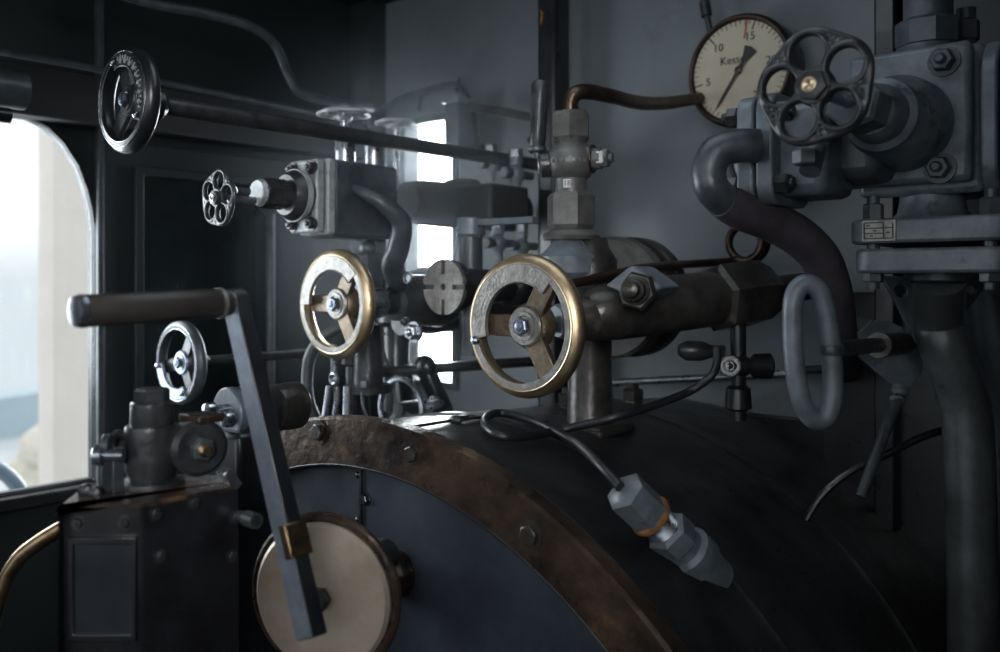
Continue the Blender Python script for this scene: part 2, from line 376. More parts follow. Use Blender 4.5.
# ================================================================ BOILER
BX, BZ = -.93, .733
def BR(y): return .671-(y-.8)*.055
def onb(px, py, off=0.0):
    """point where the view ray meets the boiler barrel (raised by off)"""
    r = ray(px, py); D = .5
    while D < 2.2:
        P = CP+r*D
        if math.hypot(P.x-BX, P.z-BZ) < BR(P.y)+off: break
        D += .002
    return P
def upb(P): return V((P.x-BX, 0, P.z-BZ)).normalized()
boiler = Thing('boiler', 'large black boiler barrel with a rusty bolted flange ring across the bottom', 'boiler', (BX, .8, .06))
bb = MB(); bb.lathe((BX, .83, BZ), YA, [(0, BR(.83)), (.817, BR(1.647))], 128)
boiler.part('barrel', bb, BOILER)
fl = MB(); R1, R2 = .681, .616
fl.lathe((BX, .8, BZ), YA, [(0, R2), (0, R1-.004), (.004, R1), (.026, R1), (.03, R1-.004), (.03, R2)], 160, close=True)
flr = boiler.part('flange_ring', fl, RUSTY, label='brown rusty ring with bolt heads')
boiler.part('front_plate', MB().lathe((BX, .822, BZ), YA, [(0, .3), (.0, R2+.001), (.02, R2+.001), (.02, .3)], 128, close=True), BLUEP, label='smooth blue-black plate inside the ring')
boiler.part('bead', MB().torus((BX, .803, BZ), YA, R2-.001, .003, 128, 8), IRON)
boiler.part('outer_bead', MB().torus((BX, .83, BZ), YA, R1-.006, .004, 128, 8), OILY)
for px, py, r in ((320, 432, .0125), (413, 454, .011), (531, 535, .0125)):
    P = pY(px, py, .8); rad = math.hypot(P.x-BX, P.z-BZ); 
    if abs(rad-.648) < .06: boiler.part('flange_bolt', MB().bolt(P, -YA, r, .008, random.random(), dome=False), OILY)
for k in range(12):
    t = radians(-60+k*(-20)); 
P = pY(366, 499, .822); boiler.part('plate_bolt', MB().bolt(P, -YA, .0075, .007, .2, dome=False), BLACK)
for px, py in ((358, 475), (358, 520)):
    boiler.part('rivet', MB().ball(pY(px, py, .821), .005, -YA, 12, 6, .6), BLACK)
# seam of the inner plate
P1 = pY(361, 470, .82); P2 = pY(360, 640, .82)
boiler.part('plate_seam', MB().bar(P1, P2, .003, .004), BLACK)
# cradle feet
boiler.part('saddle', MB().box((BX, 1.2, .1), (.9, .7, .2)), BLACK)
# barrel strap and wire
def strap(ya, w):
    m = MB(); m.lathe((BX, ya, BZ), YA, [(0, BR(ya)-.004), (0, BR(ya)+.0035), (w, BR(ya+w)+.0035), (w, BR(ya+w)-.004)], 128, close=True); return m
boiler.part('barrel_band', strap(1.02, .035), BOILER)
boiler.part('barrel_band', strap(1.36, .03), BOILER)
wire = MB(); pts = [onb(x, y, .004) for x, y in ((405, 428), (430, 424), (455, 420), (485, 417))]
wire.tube(pts, .0022, n=8)
ww = Thing('boiler_wire', 'thin wire with a small clamp lying on the bright boiler top', 'wire', pts[2])
ww.part('wire', wire, BLACK)
P = onb(456, 420, .005); m = MB(); m.lathe(P-XA*.01, XA, [(0, .004), (.006, .007), (.014, .007), (.02, .003)], 10); m.box(P+V((.002, .012, .002)), (.012, .016, .008)); ww.part('clamp', m, IRON)

# ================================================================ HANDWHEELS
def sector(mb, C, ax, r0, r1, t0, t1, a0, a1, n=24, taper=0):
    """annular plate between radii, front at depth t0, back at t1; angles in degrees seen from the front (0 right, 90 up)"""
    C = V(C); i = len(mb.v)
    e1 = V((1, 0, 0)) if abs(ax.y) > .5 else frame(ax)[1]; e2 = ZA
    for k in range(n+1):
        t = radians(a0+(a1-a0)*k/n); d = e1*cos(t)+e2*sin(t)
        for rr, tt in ((r0, t0), (r1, t0), (r1, t1), (r0, t1)): mb.v.append(C+d*rr+ax*tt)
    for k in range(n):
        b = i+4*k
        for q in range(4): mb.f.append((b+q, b+(q+1) % 4, b+4+(q+1) % 4, b+4+q))
    mb.f += [(i, i+1, i+2, i+3), (i+4*n, i+4*n+1, i+4*n+2, i+4*n+3)]
    return mb
def spoke(mb, C, ang, r0, r1, w0, w1, t0, t1):
    t = radians(ang); d = XA*cos(t)+ZA*sin(t); s = XA*-sin(t)+ZA*cos(t); C = V(C)
    pts = [C+d*r0-s*w0/2+YA*t0, C+d*r1-s*w1/2+YA*t0, C+d*r1+s*w1/2+YA*t0, C+d*r0+s*w0/2+YA*t0]
    mb.prism(pts, YA*(t1-t0))
def plate_wheel(name, label, C, R, mr, mp, sec, sp, stem_to, ms, group=None, dep=.8, screws=(), ticks=None, hubm=None, rimlabel=None):
    """C hub centre at the rim's front plane; wheel axis runs along +Y"""
    C = V(C); T = Thing(name, label, 'handwheel', C, group)
    rim = MB(); K = []
    # rounded outer roll with a flat front face
    pr = [(0.02*R, .785*R), (0.0, .80*R), (0.0, .885*R), (.015*R, .905*R), (.04*R, .94*R), (.09*R, .98*R), (.16*R, 1.0*R), (.23*R, .99*R), (.29*R, .95*R), (.32*R, .88*R), (.30*R, .82*R), (.24*R, .79*R), (.12*R, .78*R)]
    rim.lathe(C, YA, [(a_*dep, b_) for a_, b_ in pr], 96, close=True)
    ro = T.part('rim', rim, mr, label=rimlabel, ang=50)
    ed = MB().torus(C+YA*.004*R, YA, .888*R, .012*R, 96, 8); ed.torus(C+YA*.002*R, YA, .790*R, .009*R, 96, 8); T.part('rim_edge', ed, EDGE if mr is BRASS else ms, label='bright worn edges of the rim')
    pl = MB(); sector(pl, C, YA, .61*R, .865*R, -.015*R, .06*R, sec[0], sec[1], 40)
    sector(pl, C, YA, .60*R, .622*R, -.028*R, .05*R, sec[0], sec[1], 40)
    T.part('index_plate', pl, mp, label='grey ring segment with raised marks', bevel=.001)
    if sec[2]:
        p2 = MB(); sector(p2, C, YA, .785*R, .865*R, -.008*R, .05*R, sec[1], sec[0]+360, 40); T.part('rim_face', p2, mp)
    C0 = C; C = C+YA*.13*R; s = MB()
    for a in sp: spoke(s, C, a, .15*R, .84*R, .32*R, .30*R, .02*R, .13*R)
    T.part('spokes', s, hubm or mr, bevel=.0015)
    h = MB(); h.lathe(C, YA, [(.02*R, .20*R), (.0*R, .25*R), (.03*R, .28*R), (.10*R, .33*R), (.26*R, .34*R), (.38*R, .26*R), (.46*R, .20*R)], 40); T.part('hub', h, hubm or mr)
    w_ = MB(); w_.lathe(C, YA, [(-.03*R, .13*R), (-.05*R, .15*R), (-.05*R, .20*R), (-.03*R, .205*R), (-.03*R, .26*R), (.0*R, .285*R), (.03*R, .285*R)], 36); T.part('washer', w_, mp)
    nn = MB(); nn.hexn(C-YA*.05*R, C-YA*.14*R, .125*R, .35); nn.lathe(C-YA*.13*R, -YA, [(0, .07*R), (.02*R, .065*R), (.03*R, .03*R)], 14)
    T.part('hub_nut', nn, HUBN)
    for a, rr in screws:
        t = radians(a); P = C0+(XA*cos(t)+ZA*sin(t))*rr*R-YA*.02*R
        T.part('screw', MB().lathe(P, -YA, [(0, .055*R), (.02*R, .07*R), (.06*R, .06*R), (.08*R, .03*R)], 14), ms)
    if ticks:
        tk = MB()
        for k in range(ticks[2]):
            a = ticks[0]+(ticks[1]-ticks[0])*k/(ticks[2]-1); t = radians(a); d = XA*cos(t)+ZA*sin(t)
            P = C0-YA*.02*R; L = .11*R if k % 2 else .07*R
            tk.bar(P+d*(.76*R-L/2), P+d*(.76*R+L/2), .03*R, .03*R, up=YA)
            if k % 2: tk.torus(P+d*.70*R, YA, .035*R, .012*R, 10, 6)
        T.part('index_marks', tk, PALEP)
    if stem_to is not None:
        T.part('stem', MB().cyl(C+YA*.35*R, V(stem_to), .125*R, n=20), ms if ms is not BRIGHT else STEEL)
    return T
# W2: the nearer brass wheel
W2 = pd(519, 326.5, 1.2)
plate_wheel('handwheel', 'larger brass-rimmed handwheel at the centre, above the boiler top', W2, 73*1.2/900, BRASS, PLATE, (48, 195, True), (180, 300, 60), along(W2, YA, 575), BRIGHT, screws=((196, .8), ), hubm=SPK)
W1 = pd(331, 304, 1.55)
plate_wheel('handwheel', 'smaller brass-rimmed handwheel left of the slotted disc', W1, 56*1.55/900, BRASS, PLATE, (38, 182, True), (180, 300, 60), along(W1, YA, 380), BRIGHT, hubm=SPK)
W3 = pd(121, 99, 1.26)
plate_wheel('handwheel', 'black handwheel with a numbered segment, high up beside the window arch', W3, 54*1.26/900, BLACK, IRON, (-35, 112, False), (112, 225, -20), along(W3, YA, 160), BRIGHT, screws=((108, .74), (-30, .74)), ticks=(-18, 96, 17), dep=.95, hubm=IRON)
W4 = pd(176, 363, 1.6)
plate_wheel('handwheel', 'black handwheel behind the lever grip, in front of the dark door', W4, 43*1.6/900, GREYD, ARMM, (185, 300, False), (190, 300, 60), along(W4, YA, 200), BRIGHT, screws=((188, .76), (297, .76)), hubm=IRON)
# long operating rods
A = along(W3, YA, 150); B = V((A.x, 1.6, A.z))
m = MB().cyl(A, B, .0135, n=20); m.lathe(A, YA, [(0, .013), (.0, .022), (.012, .024), (.02, .018)], 20)
solo('operating_rod', 'long dark rod running from the high black handwheel to the front wall', 'rod', m, IRON)
A = along(W4, YA, 198); B = along(W4, YA, 312)
solo('operating_rod', 'thin dark rod behind the lever grip, from the low black handwheel', 'rod', MB().cyl(A, B, .009, n=14).lathe(A, YA, [(0, .012), (.015, .012), (.02, .009)], 14), IRON)

def lobed_wheel(name, label, C, ax, R, m1, nutm, group=None, lobes=5, ph=90, stem=None, thick=.13, voxel=.0013):
    C = V(C); T = Thing(name, label, 'handwheel', C, group); ax, e1, e2 = frame(ax)
    mb = MB(); rr = R*.352; rc = R*.595
    for k in range(lobes):
        t = radians(ph+360*k/lobes); c = C+(e1*cos(t)+e2*sin(t))*rc
        mb.torus(c, ax, rr, R*thick*.5, 32, 10, 1.8)
        # outer web between two lobes
        t2 = radians(ph+360*(k+.5)/lobes)
        mb.ball(C+(e1*cos(t2)+e2*sin(t2))*R*.80, R*.105, ax, 12, 8)
    path = []
    for k in range(60):
        t = radians(6*k+ph); rr2 = R*(.925+.04*cos(lobes*(t-radians(ph)))); path.append(C+(e1*cos(t)+e2*sin(t))*rr2)
    mb.tube(path, R*thick*.62, 10, closed=True, smooth=False)
    mb.lathe(C-ax*R*.10, ax, [(0, R*.22), (0, R*.30), (R*.2, R*.34), (R*.36, R*.22)], 28)
    T.part('wheel', mb, m1, remesh=voxel)
    if nutm:
        n_ = MB(); n_.lathe(C-ax*R*.09, -ax, [(0, R*.30), (R*.05, R*.30)], 28); n_.hexn(C-ax*R*.13, C-ax*R*.24, R*.27, .2); T.part('hub_nut', n_, IRON)
        T.part('stem_end', MB().lathe(C-ax*R*.22, -ax, [(0, R*.13), (R*.06, R*.13), (R*.07, R*.10), (R*.05, R*.04), (R*.02, 0)], 20), nutm, label='brass stem end')
    if stem is not None: T.part('stem', MB().cyl(C+ax*R*.2, stem, R*.14, n=18), STEEL)
    return T
WB = pd(815, 87, .95)
lobed_wheel('handwheel', 'large dark five-holed scalloped handwheel in front of the gauge', WB, YA, 59*.95/900, IRON, BRASS, ph=100, stem=along(WB, YA, 862))
WS = pd(219, 198, 1.42)
lobed_wheel('handwheel', 'small scalloped handwheel on the left block valve spindle', WS, YA, 29*1.42/900, IRON, BRIGHT, ph=80, stem=along(WS, YA, 255), thick=.12)
for (px, py, D, lb) in ((344, 114, 1.62, 'scalloped handwheel lying flat on an upright spindle, left one of the pair'), (396, 123, 1.75, 'scalloped handwheel lying flat on an upright spindle, right one nearer the bright window')):
    P = pd(px, py, D); lobed_wheel('handwheel', lb, P, -ZA, 27*D/900 if px < 370 else 21*D/900, PALEP, None, group=None, ph=20, stem=P-ZA*(.07 if px < 370 else .14), thick=.12)

# ================================================================ LEFT BLOCK VALVE
bx = along(WS, YA, 250)
BC = pd(352, 198, 1.66)
T = Thing('block_valve', 'dark square-bodied stop valve with pale flange plates, left of the bright window', 'valve', BC-ZA*.09)
zc = WS.z
BC.x = WS.x; zc += .014; Y_f = along(V((BC.x, 1.0, zc)), YA, 309)
body = MB().box((BC.x, Y_f.y+.10, zc-.002), (.075, .15, .135)); T.part('body', body, GREYD, bevel=.008)
m = MB(); m.box((BC.x, Y_f.y-.004, zc), (.075, .018, .125)); m.box((BC.x, Y_f.y+.018, zc), (.08, .018, .13)); T.part('flange', m, PALEP, bevel=.004, label='pale worn double flange')
for dx in (-.026, .026):
    for dz in (-.048, .048): T.part('flange_bolt', MB().bolt((BC.x+dx, Y_f.y-.014, zc+dz), -YA, .009, .01), IRON)
G = V((BC.x, Y_f.y, zc))
m = MB(); m.lathe(G-YA*.05, YA, [(0, .022), (.0, .034), (.012, .042), (.02, .045), (.05, .03)], 28); T.part('gland', m, IRON)
m = MB(); 
m.lathe(G-YA*.034, YA, [(0, .03), (0, .045), (.01, .045), (.01, .03)], 28, close=True); T.part('gland_ring', m, PALEP)
m = MB(); m.hexn(G-YA*.10, G-YA*.05, .026, .3); m.cyl(G-YA*.07, G-YA*.04, .024); T.part('packing_nut', m, IRON)
m = MB(); m.lathe(G-YA*.106, YA, [(0, .010), (0, .020), (.008, .023)], 24); T.part('nut_face', m, PALEP)
m = MB(); m.cyl(G-YA*.12, V((BC.x, WS.y+.03, zc)), .006, n=14); T.part('spindle', m, STEEL)
m = MB(); m.cyl(V((BC.x, Y_f.y+.08, zc+.06)), V((BC.x, Y_f.y+.08, zc+.10)), .018); m.hexn(V((BC.x, Y_f.y+.08, zc+.085)), V((BC.x, Y_f.y+.08, zc+.11)), .02); m.cyl(V((BC.x+.01, Y_f.y+.14, zc+.06)), V((BC.x+.01, Y_f.y+.14, zc+.12)), .018); T.part('top_gland', m, STEEL)
m = MB(); m.cyl(V((BC.x-.02, Y_f.y+.17, zc-.05)), V((BC.x-.02, Y_f.y+.17, zc-.17)), .02); m.lathe(V((BC.x-.02, Y_f.y+.17, zc-.12)), -ZA, [(0, .022), (.004, .034), (.016, .034), (.02, .022)], 24); T.part('drain_neck', m, IRON)

# goose-neck pipe
D = 1.72
pts = [pd(x, y, d) for x, y, d in ((354, 188, 1.56), (364, 193, 1.54), (382, 203, 1.54), (401, 222, 1.56), (399, 246, 1.58), (393, 266, 1.6), (402, 283, 1.66), (425, 290, 1.76))]
solo('goose_neck_pipe', 'thick grey S-bent pipe dropping from the left block valve beside the slotted disc', 'pipe', MB().tube(pts, [.007, .010, .014, .018, .019, .021, .021, .02], 18), GREYD)

# W1 valve body
T = Thing('globe_valve', 'dark valve body behind the smaller brass handwheel', 'valve', W1+YA*.1-ZA*.05)
g0 = along(W1, YA, 368); 
m = MB(); m.lathe(g0, YA, [(0, .012), (0, .024), (.008, .027), (.03, .027)], 24); T.part('gland_face', m, STEEL, label='pale round gland face')
m = MB(); m.lathe(g0+YA*.02, YA, [(0, .022), (.04, .022), (.045, .034), (.07, .036), (.10, .045), (.16, .05), (.20, .036), (.26, .03), (.30, .04), (.36, .04)], 28); T.part('body', m, IRON)
m = MB(); c = along(g0, YA, 379)-XA*.03
m.cyl(c, c+ZA*.07, .026); m.hexn(c+ZA*.055, c+ZA*.09, .03, .2); m.ball(c+ZA*.10, .016); m.cyl(c+ZA*.09, c+ZA*.13, .008); T.part('bonnet', m, GREYD)
m = MB(); m.cyl(c-ZA*.04, c-ZA*.15, .024, .028); m.lathe(c-ZA*.15, -ZA, [(0, .028), (0, .042), (.015, .042), (.015, .03)], 24); T.part('outlet', m, IRON)
m = MB(); 
for dz in (.03, -.035): m.bolt(g0+YA*.065+V((.03, 0, dz)), -YA, .007, .010)
T.part('gland_bolts', m, GREYD)
eye = MB(); P = pd(408, 278, 1.58); eye.torus(P, YA, .0085, .0032, 20, 8); eye.cyl(P, P+YA*.06, .0055); T.part('eye_bolt', eye, STEEL)

# slotted disc
DC = pd(443, 287, 1.55); R = 28*1.55/900
T = Thing('slotted_disc', 'round grey disc with four slots and a centre hole, beside the larger brass handwheel', 'disc', DC)
m = MB(); N = 96; fr_ = []; 
def dpt(r, a, t): return DC+(XA*cos(a)+ZA*sin(a))*r+YA*t
# disc built as sectors between slots so the slots are real gaps
hw = .0042
for q in range(4):
    a_s = q*pi/2+pi/2*0+.06; loop = []
    r_in = .45*R
    b0 = q*pi/2; b1 = b0+pi/2
    o = [];
    off = math.asin(hw/R); offi = math.asin(hw/r_in)
    for k in range(13): a = b0+off+(b1-b0-2*off)*k/12; o.append(dpt(R, a, 0))
    i_ = []
    for k in range(13): a = b0+offi+(b1-b0-2*offi)*k/12; i_.append(dpt(r_in, a, 0))
    m.prism(o+i_[::-1], YA*.008)
m.lathe(DC, YA, [(0, .13*R), (0, .455*R), (.008, .455*R), (.008, .13*R)], 40, close=True)
T.part('plate', m, PLATE)
T.part('recess', MB().lathe(DC+YA*.005, YA, [(0, .0), (0, .97*R), (.02, .95*R), (.03, .7*R), (.16, .62*R), (.17, .8*R), (.2, .8*R)], 40), BLACK)

# shadowy horizontal body between the two bright gaps
T = Thing('steam_chest', 'dark rounded casting across the bright window, under the long rod', 'valve chest', pd(460, 215, 1.95))
A = pd(404, 201, 1.78); B = along(A, YA, 520); B.y = min(B.y, WY-.02)
m = MB(); L = (B-A).length; m.lathe(A, YA, [(0, .02), (.005, .038), (.05, .046), (L*.5, .049), (L-.03, .047), (L, .04)], 32); T.part('casting', m, MATTBLK)
c = along(A, YA, 462); m = MB(); m.cyl(c, c+ZA*.055, .04, ch=.006); T.part('cover', m, MATTBLK)
m = MB().box(pd(492, 205, 1.85), (.10, .12, .075)); T.part('side_block', m, MATTBLK, bevel=.006)

# pillar right of it
P = pd(471, 222, 1.62)
T = Thing('pillar', 'upright grey pipe pillar with a collar behind the larger brass handwheel', 'pillar', P-ZA*.25)
m = MB().cyl(P-ZA*.24, P, .021, n=24); T.part('shaft', m, GREYD)
m = MB().lathe(P+ZA*.008, -ZA, [(0, .018), (.002, .025), (.03, .026), (.036, .021)], 28); T.part('collar', m, GREY)
T.part('collar_screw', MB().ball(P+V((-.008, -.024, -.012)), .005), STEEL)
m = MB().bar(P+V((.02, 0, -.002)), P+V((.14, .01, -.002)), .02, .012); T.part('stay', m, GREY, bevel=.002)

# row of small cocks on the front wall behind the rod
def cock(name, label, px, py, D, s, group):
    P = pd(px, py, D); T = Thing(name, label, 'cock', P-ZA*.03*s, group)
    m = MB(); m.lathe(P+ZA*.036*s, -ZA, [(0, .008*s), (.002, .014*s), (.018*s, .014*s), (.02*s, .010*s), (.03*s, .018*s), (.045*s, .018*s), (.055*s, .011*s), (.075*s, .011*s)], 20); T.part('body', m, GREY)
    m = MB(); m.hexn(P+ZA*.03*s, P+ZA*.052*s, .015*s, .1); T.part('top_nut', m, STEEL)
    m = MB(); m.cyl(P-YA*.035*s, P+YA*.05*s, .009*s); m.hexn(P-YA*.04*s, P-YA*.024*s, .013*s); T.part('plug', m, GREYD)
    return T
cock('drain_cock', 'small grey cock under the long rod, left of the pair', 491, 166, 1.88, .85, None)
cock('drain_cock', 'small grey cock under the long rod, right of the pair', 516, 174, 1.85, 1.0, None)
cock('drain_cock', 'small grey cock behind the top of the larger brass handwheel', 498, 243, 1.75, .9, None)
cock('drain_cock', 'small pale cock left of the tall column, above the larger brass handwheel', 522, 246, 1.8, .85, None)

# duct and bars on the wall
P = pY(461, 128, 1.58); T = Thing('wall_duct', 'upright grey box duct left of the wall brackets', 'duct', P-ZA*.06)
T.part('duct', MB().box(P, (.045, .07, .13)), GREYD, bevel=.003)
T.part('duct_lip', MB().box(P+ZA*.062, (.055, .08, .012)), GREY, bevel=.002)
a = pY(470, 106, 1.55); b = pY(540, 119, 1.55)
solo('square_bar', 'dark square bar from the box duct to the black post on the wall', 'bar', MB().bar(a, b, .022, .020), IRON, bevel=.002)
pts = [pY(x, y, 1.62) for x, y in ((378, 112), (400, 97), (425, 90), (448, 84), (460, 86), (468, 96), (472, 106))]
T = Thing('wall_pipe', 'thin pipe arching over the front window along the grey wall', 'pipe', pts[3])
T.part('pipe', MB().tube(pts, .006, 10), GREYD)
for x, y in ((459, 80), (421, 99)): q = pY(x, y, 1.635); T.part('clip', MB().ball(q, .008, YA, 12, 6, .6).bar(q, q-ZA*.03+V((0, -.01, 0)), .008, .006), GREYD)
m = MB().tube([pY(474, 112, 1.6), pY(476, 130, 1.6), pY(478, 160, 1.6)], .006, 8)
solo('wall_conduit', 'thin dark upright conduit beside the box duct', 'conduit', m, IRON)
for i, (x, y) in enumerate(((492, 148), (531, 140), (482, 148))):
    solo('wall_bolt', ('bolt head on the grey wall just right of the box duct', 'bolt head on the grey wall beside the tapered grip', 'bolt head nearest the thin upright conduit')[i], 'bolt', MB().bolt(pY(x, y, WY-.004), -YA, .0075, .01), GREYD)

# black post
P = pY(551, 0, 1.56)
T = Thing('wall_post', 'black upright post on the grey wall behind the tapered grip', 'post', (P.x, P.y, 0))
T.part('post', MB().box((P.x, P.y+.01, 1.18), (.052, .06, 2.33)), BLACK, bevel=.012)
T.part('rust_chip', MB().prism([pY(539, 8, 1.538), pY(543, 12, 1.538), pY(541.5, 25, 1.538), pY(540, 20, 1.538), pY(541, 14, 1.538)], (0, .005, 0)), RUST)

# curved pipe in the roof, top left
pts = [pd(x, y, d) for x, y, d in ((95, -14, 1.75), (150, 3, 1.8), (205, 13, 1.85), (252, 27, 1.9), (275, 45, 1.95), (287, 72, 1.98), (300, 92, 2.0), (330, 102, 2.05), (372, 108, 2.15))]
solo('roof_pipe', 'dark double-bent pipe under the roof at the top left', 'pipe', MB().tube(pts, .0105, 12), GREYD)
pts = [pX(-20, 48, -1.75), pX(60, 62, -1.75), pX(112, 72, -1.75), pX(250, 100, -1.75), pX(350, 120, -1.75)]
solo('roof_conduit', 'thin dark conduit running along the left wall above the window', 'conduit', MB().tube(pts, .007, 10), GREYD)
# rolled blind over the window
P = pd(26, 92, 1.45); T = Thing('blind_roll', 'dark cylindrical roll at the left edge above the window', 'roll', P-ZA*.04)
T.part('roll', MB().lathe(P, -YA, [(0, .022), (.003, .030), (.30, .031)], 32), GREYD)
Q = pd(11, 116, 1.42); T.part('roller', MB().lathe(Q, -YA, [(0, .008), (.002, .012), (.28, .012)], 20), BLACK)
T.part('bracket', MB().box(V(((P.x+XL)/2, P.y-.15, P.z+.03)), (P.x-XL, .02, .02)), BLACK)

# ================================================================ TAPERED GRIP + COLUMN COCK
CD = 1.42
P0 = pd(571, 162, CD)
axu = ZA
def cz(py): return pd(571, py, CD).z
T = Thing('gauge_cock', 'grey two-nut cock standing on the column left of the gauge pipe', 'cock', V((P0.x, P0.y, cz(238))))
cx_, cy_ = P0.x, P0.y
pxr = CD/900
def vl(mb, prof, **k): mb.lathe((cx_, cy_, 0), ZA, [(cz(y), r*pxr) for y, r in prof], **k)
m = MB(); vl(m, [(240, 27), (236, 29), (233, 26), (229, 19)], n=36); T.part('base_collar', m, COCKM)
m = MB(); m.hexn((cx_, cy_, cz(229)), (cx_, cy_, cz(193)), 24.5*pxr, .15); T.part('lower_nut', m, COCKM)
m = MB(); vl(m, [(194, 16), (186, 15), (179, 16), (176, 20), (170, 24), (162, 26), (154, 24), (148, 19), (144, 15), (141, 16), (138, 18)], n=36); body_ = T.part('body', m, COCKM)
m = MB(); m.hexn((cx_, cy_, cz(141)), (cx_, cy_, cz(112)), 20*pxr, .5); T.part('upper_nut', m, COCKM)
c = V((cx_, cy_, cz(160)))
rt = V((C_, S_, 0))          # image-right direction
sdir = (XA*.93+YA*.3).normalized()
m = MB(); m.lathe(c, sdir, [(0, .022), (.035, .021), (.036, .017), (.05, .017)], 28); m.hexn(c+sdir*.048, c+sdir*.062, .015); m.lathe(c+sdir*.058, sdir, [(0, .008), (.01, .008)], 14); T.part('plug', m, COCKM)
m = MB(); m.torus(c+sdir*.036, sdir, .0205, .0022, 32, 8); T.part('plug_ring', m, COPPER)
m = MB(); m.prism([c+sdir*.051+V((0, -.0165, -.009)), c+sdir*.061+V((0, -.0165, -.009)), c+sdir*.061+V((0, -.0165, .009)), c+sdir*.051+V((0, -.0165, .009))], (0, .003, 0)); T.part('plug_flat', m, LABELM, label='bright square flat on the plug')
# cast letters band and pale number label
def text_mesh(body, size, origin, ex, ez, depth, align='CENTER'):
    cu = bpy.data.curves.new('t', 'FONT'); cu.body = body; cu.size = size; cu.align_x = align; cu.align_y = 'CENTER'; cu.extrude = depth; cu.resolution_u = 3
    o = bpy.data.objects.new('t', cu); COL.objects.link(o); bpy.context.view_layer.update()
    me = bpy.data.meshes.new_from_object(o.evaluated_get(bpy.context.evaluated_depsgraph_get()))
    ex = V(ex).normalized(); ez = V(ez).normalized(); nz = ex.cross(ez)
    mb = MB(); mb.v = [V(origin)+ex*v.co.x+ez*v.co.y+nz*v.co.z for v in me.vertices]; mb.f = [tuple(p.vertices) for p in me.polygons]
    bpy.data.objects.remove(o); bpy.data.curves.remove(cu); bpy.data.meshes.remove(me)
    return mb
toc = V((-cx_, -cy_, 0)).normalized(); rgt = V((-toc.y, toc.x, 0))
lp = V((cx_, cy_, cz(185)))+toc*(15.5*pxr)-rgt*.006
m = MB(); m.box(lp, (.012, .004, .013), Matrix((rgt, toc, ZA)).transposed()); T.part('number_tag', m, LABELM, label='small white tag reading 18')
T.part('tag_number', text_mesh('18', .012, lp+toc*.0022, rgt, ZA, .0004), INK)
tm = MB()
for k in range(7):
    a = (k-3)*.22-.12; d = (toc*cos(a)+rgt*sin(a))
    tm.box(V((cx_, cy_, cz(163)))+d*(26*pxr), (.004, .003, .006 if k % 2 else .0045), Matrix((V((-d.y, d.x, 0)), d, ZA)).transposed())
T.part('cast_lettering', tm, GREY)
# the operating handle: tapered grip on the left of the cock
hb_ = V((cx_, cy_, cz(158)))-XA*.058+YA*.0
G0 = pd(537, 151, CD); 
T = Thing('cock_handle', 'upright tapered dark grip on the left of the column cock', 'handle', G0)
m = MB(); 
top = pd(541, 82, CD)
m.lathe(G0, top-G0, [(0, .010), (.004, .0125), (.03, .0125), (.085, .0150), (.104, .0155), (.110, .012)], 24); T.part('grip', m, IRON)
m = MB(); q = pd(541, 165, CD); m.lathe(q, V((cx_, cy_, cz(162)))-q, [(-.004, .014), (0, .020), (.012, .021), (.02, .014), (.05, .012)], 28); m.cyl(G0-ZA*.012, G0, .007); T.part('boss', m, IRON)
T.part('ferrule', MB().lathe(G0, ZA, [(-.003, .011), (0, .0145), (.005, .0145), (.007, .012)], 20), GREYD)
# pipe from cock to gauge
pts = [pd(571, 116, CD), pd(571, 101, CD), pd(577, 93, CD), pd(590, 92, CD*1.01), pd(615, 97, 1.48), pd(640, 103, 1.56), pd(668, 103, 1.66), pd(700, 98, 1.74)]
solo('gauge_pipe', 'brown copper pipe running from the column cock to the pressure gauge', 'pipe', MB().tube(pts, [.0125, .0125, .0125, .0125, .012, .012, .012, .011], 16), COPPER)

# ================================================================ COLUMN, DISCS, MAIN VALVE
FX, FY = pd(590, 390, 1.42).x, pd(590, 390, 1.42).y
zb_ = BZ+math.sqrt(BR(FY)**2-(FX-BX)**2)-.012
T = Thing('steam_column', 'stout grey-brown steam column standing on the boiler under the column cock', 'column', (FX, FY, zb_))
m = MB(); zt_ = cz(238); 
m.lathe((FX, FY, 0), ZA, [(zb_, .042), (zb_+.02, .036), (1.48, .034), (1.56, .036), (1.60, .042), (zt_-.035, .043), (zt_-.015, .030), (zt_, .027)], 32); T.part('shaft', m, OILY)
m = MB(); m.lathe((cx_, cy_, zt_-.075), ZA, [(0, .03), (.02, .05), (.045, .052), (.06, .036), (.075, .026)], 32); T.part('head', m, GREY)
m = MB(); m.box((FX, FY, zb_+.008), (.11, .10, .016)); T.part('foot', m, OILY, bevel=.006)
# big round flanged discs behind
DCc = pd(628, 297, 1.60); r = 60*1.60/900
m = MB(); m.lathe(DCc, YA, [(0, .03), (0, r-.004), (.004, r), (.028, r), (.03, r-.004), (.03, .03)], 64, close=True); fp = T.part('flange', m, OILY)
d2 = DCc-YA*.065; m = MB(); m.lathe(d2, YA, [(0, .03), (0, r-.006), (.006, r-.001), (.032, r-.001), (.036, r-.006), (.037, r*.8), (.065, r*.8)], 64); T.part('flange', m, COCKM)
for a in (60, 15, -30, -75, 110):
    t = radians(a); P = DCc-YA*.0+(XA*cos(t)+ZA*sin(t))*(r-.018); T.part('flange_bolt', MB().bolt(P, -YA, .011, .012), OILY, parent=fp)
mb = MB().cyl(V((FX, FY, DCc.z)), DCc, .05, n=28); T.part('branch', mb, OILY)
for px, py, s in ((587, 400, 1.15), (633, 392, 1.15), (567, 398, .9)):
    P = onb(px, py+10, .0) if px != 567 else onb(567, 408)
    m = MB(); m.cyl(P-ZA*.01, P+ZA*.02, .016*s); m.hexn(P+ZA*.004, P+ZA*.026, .019*s, .4); m.cyl(P+ZA*.02, P+ZA*.036, .010*s, n=14); T.part('foot_stud', m, OILY)

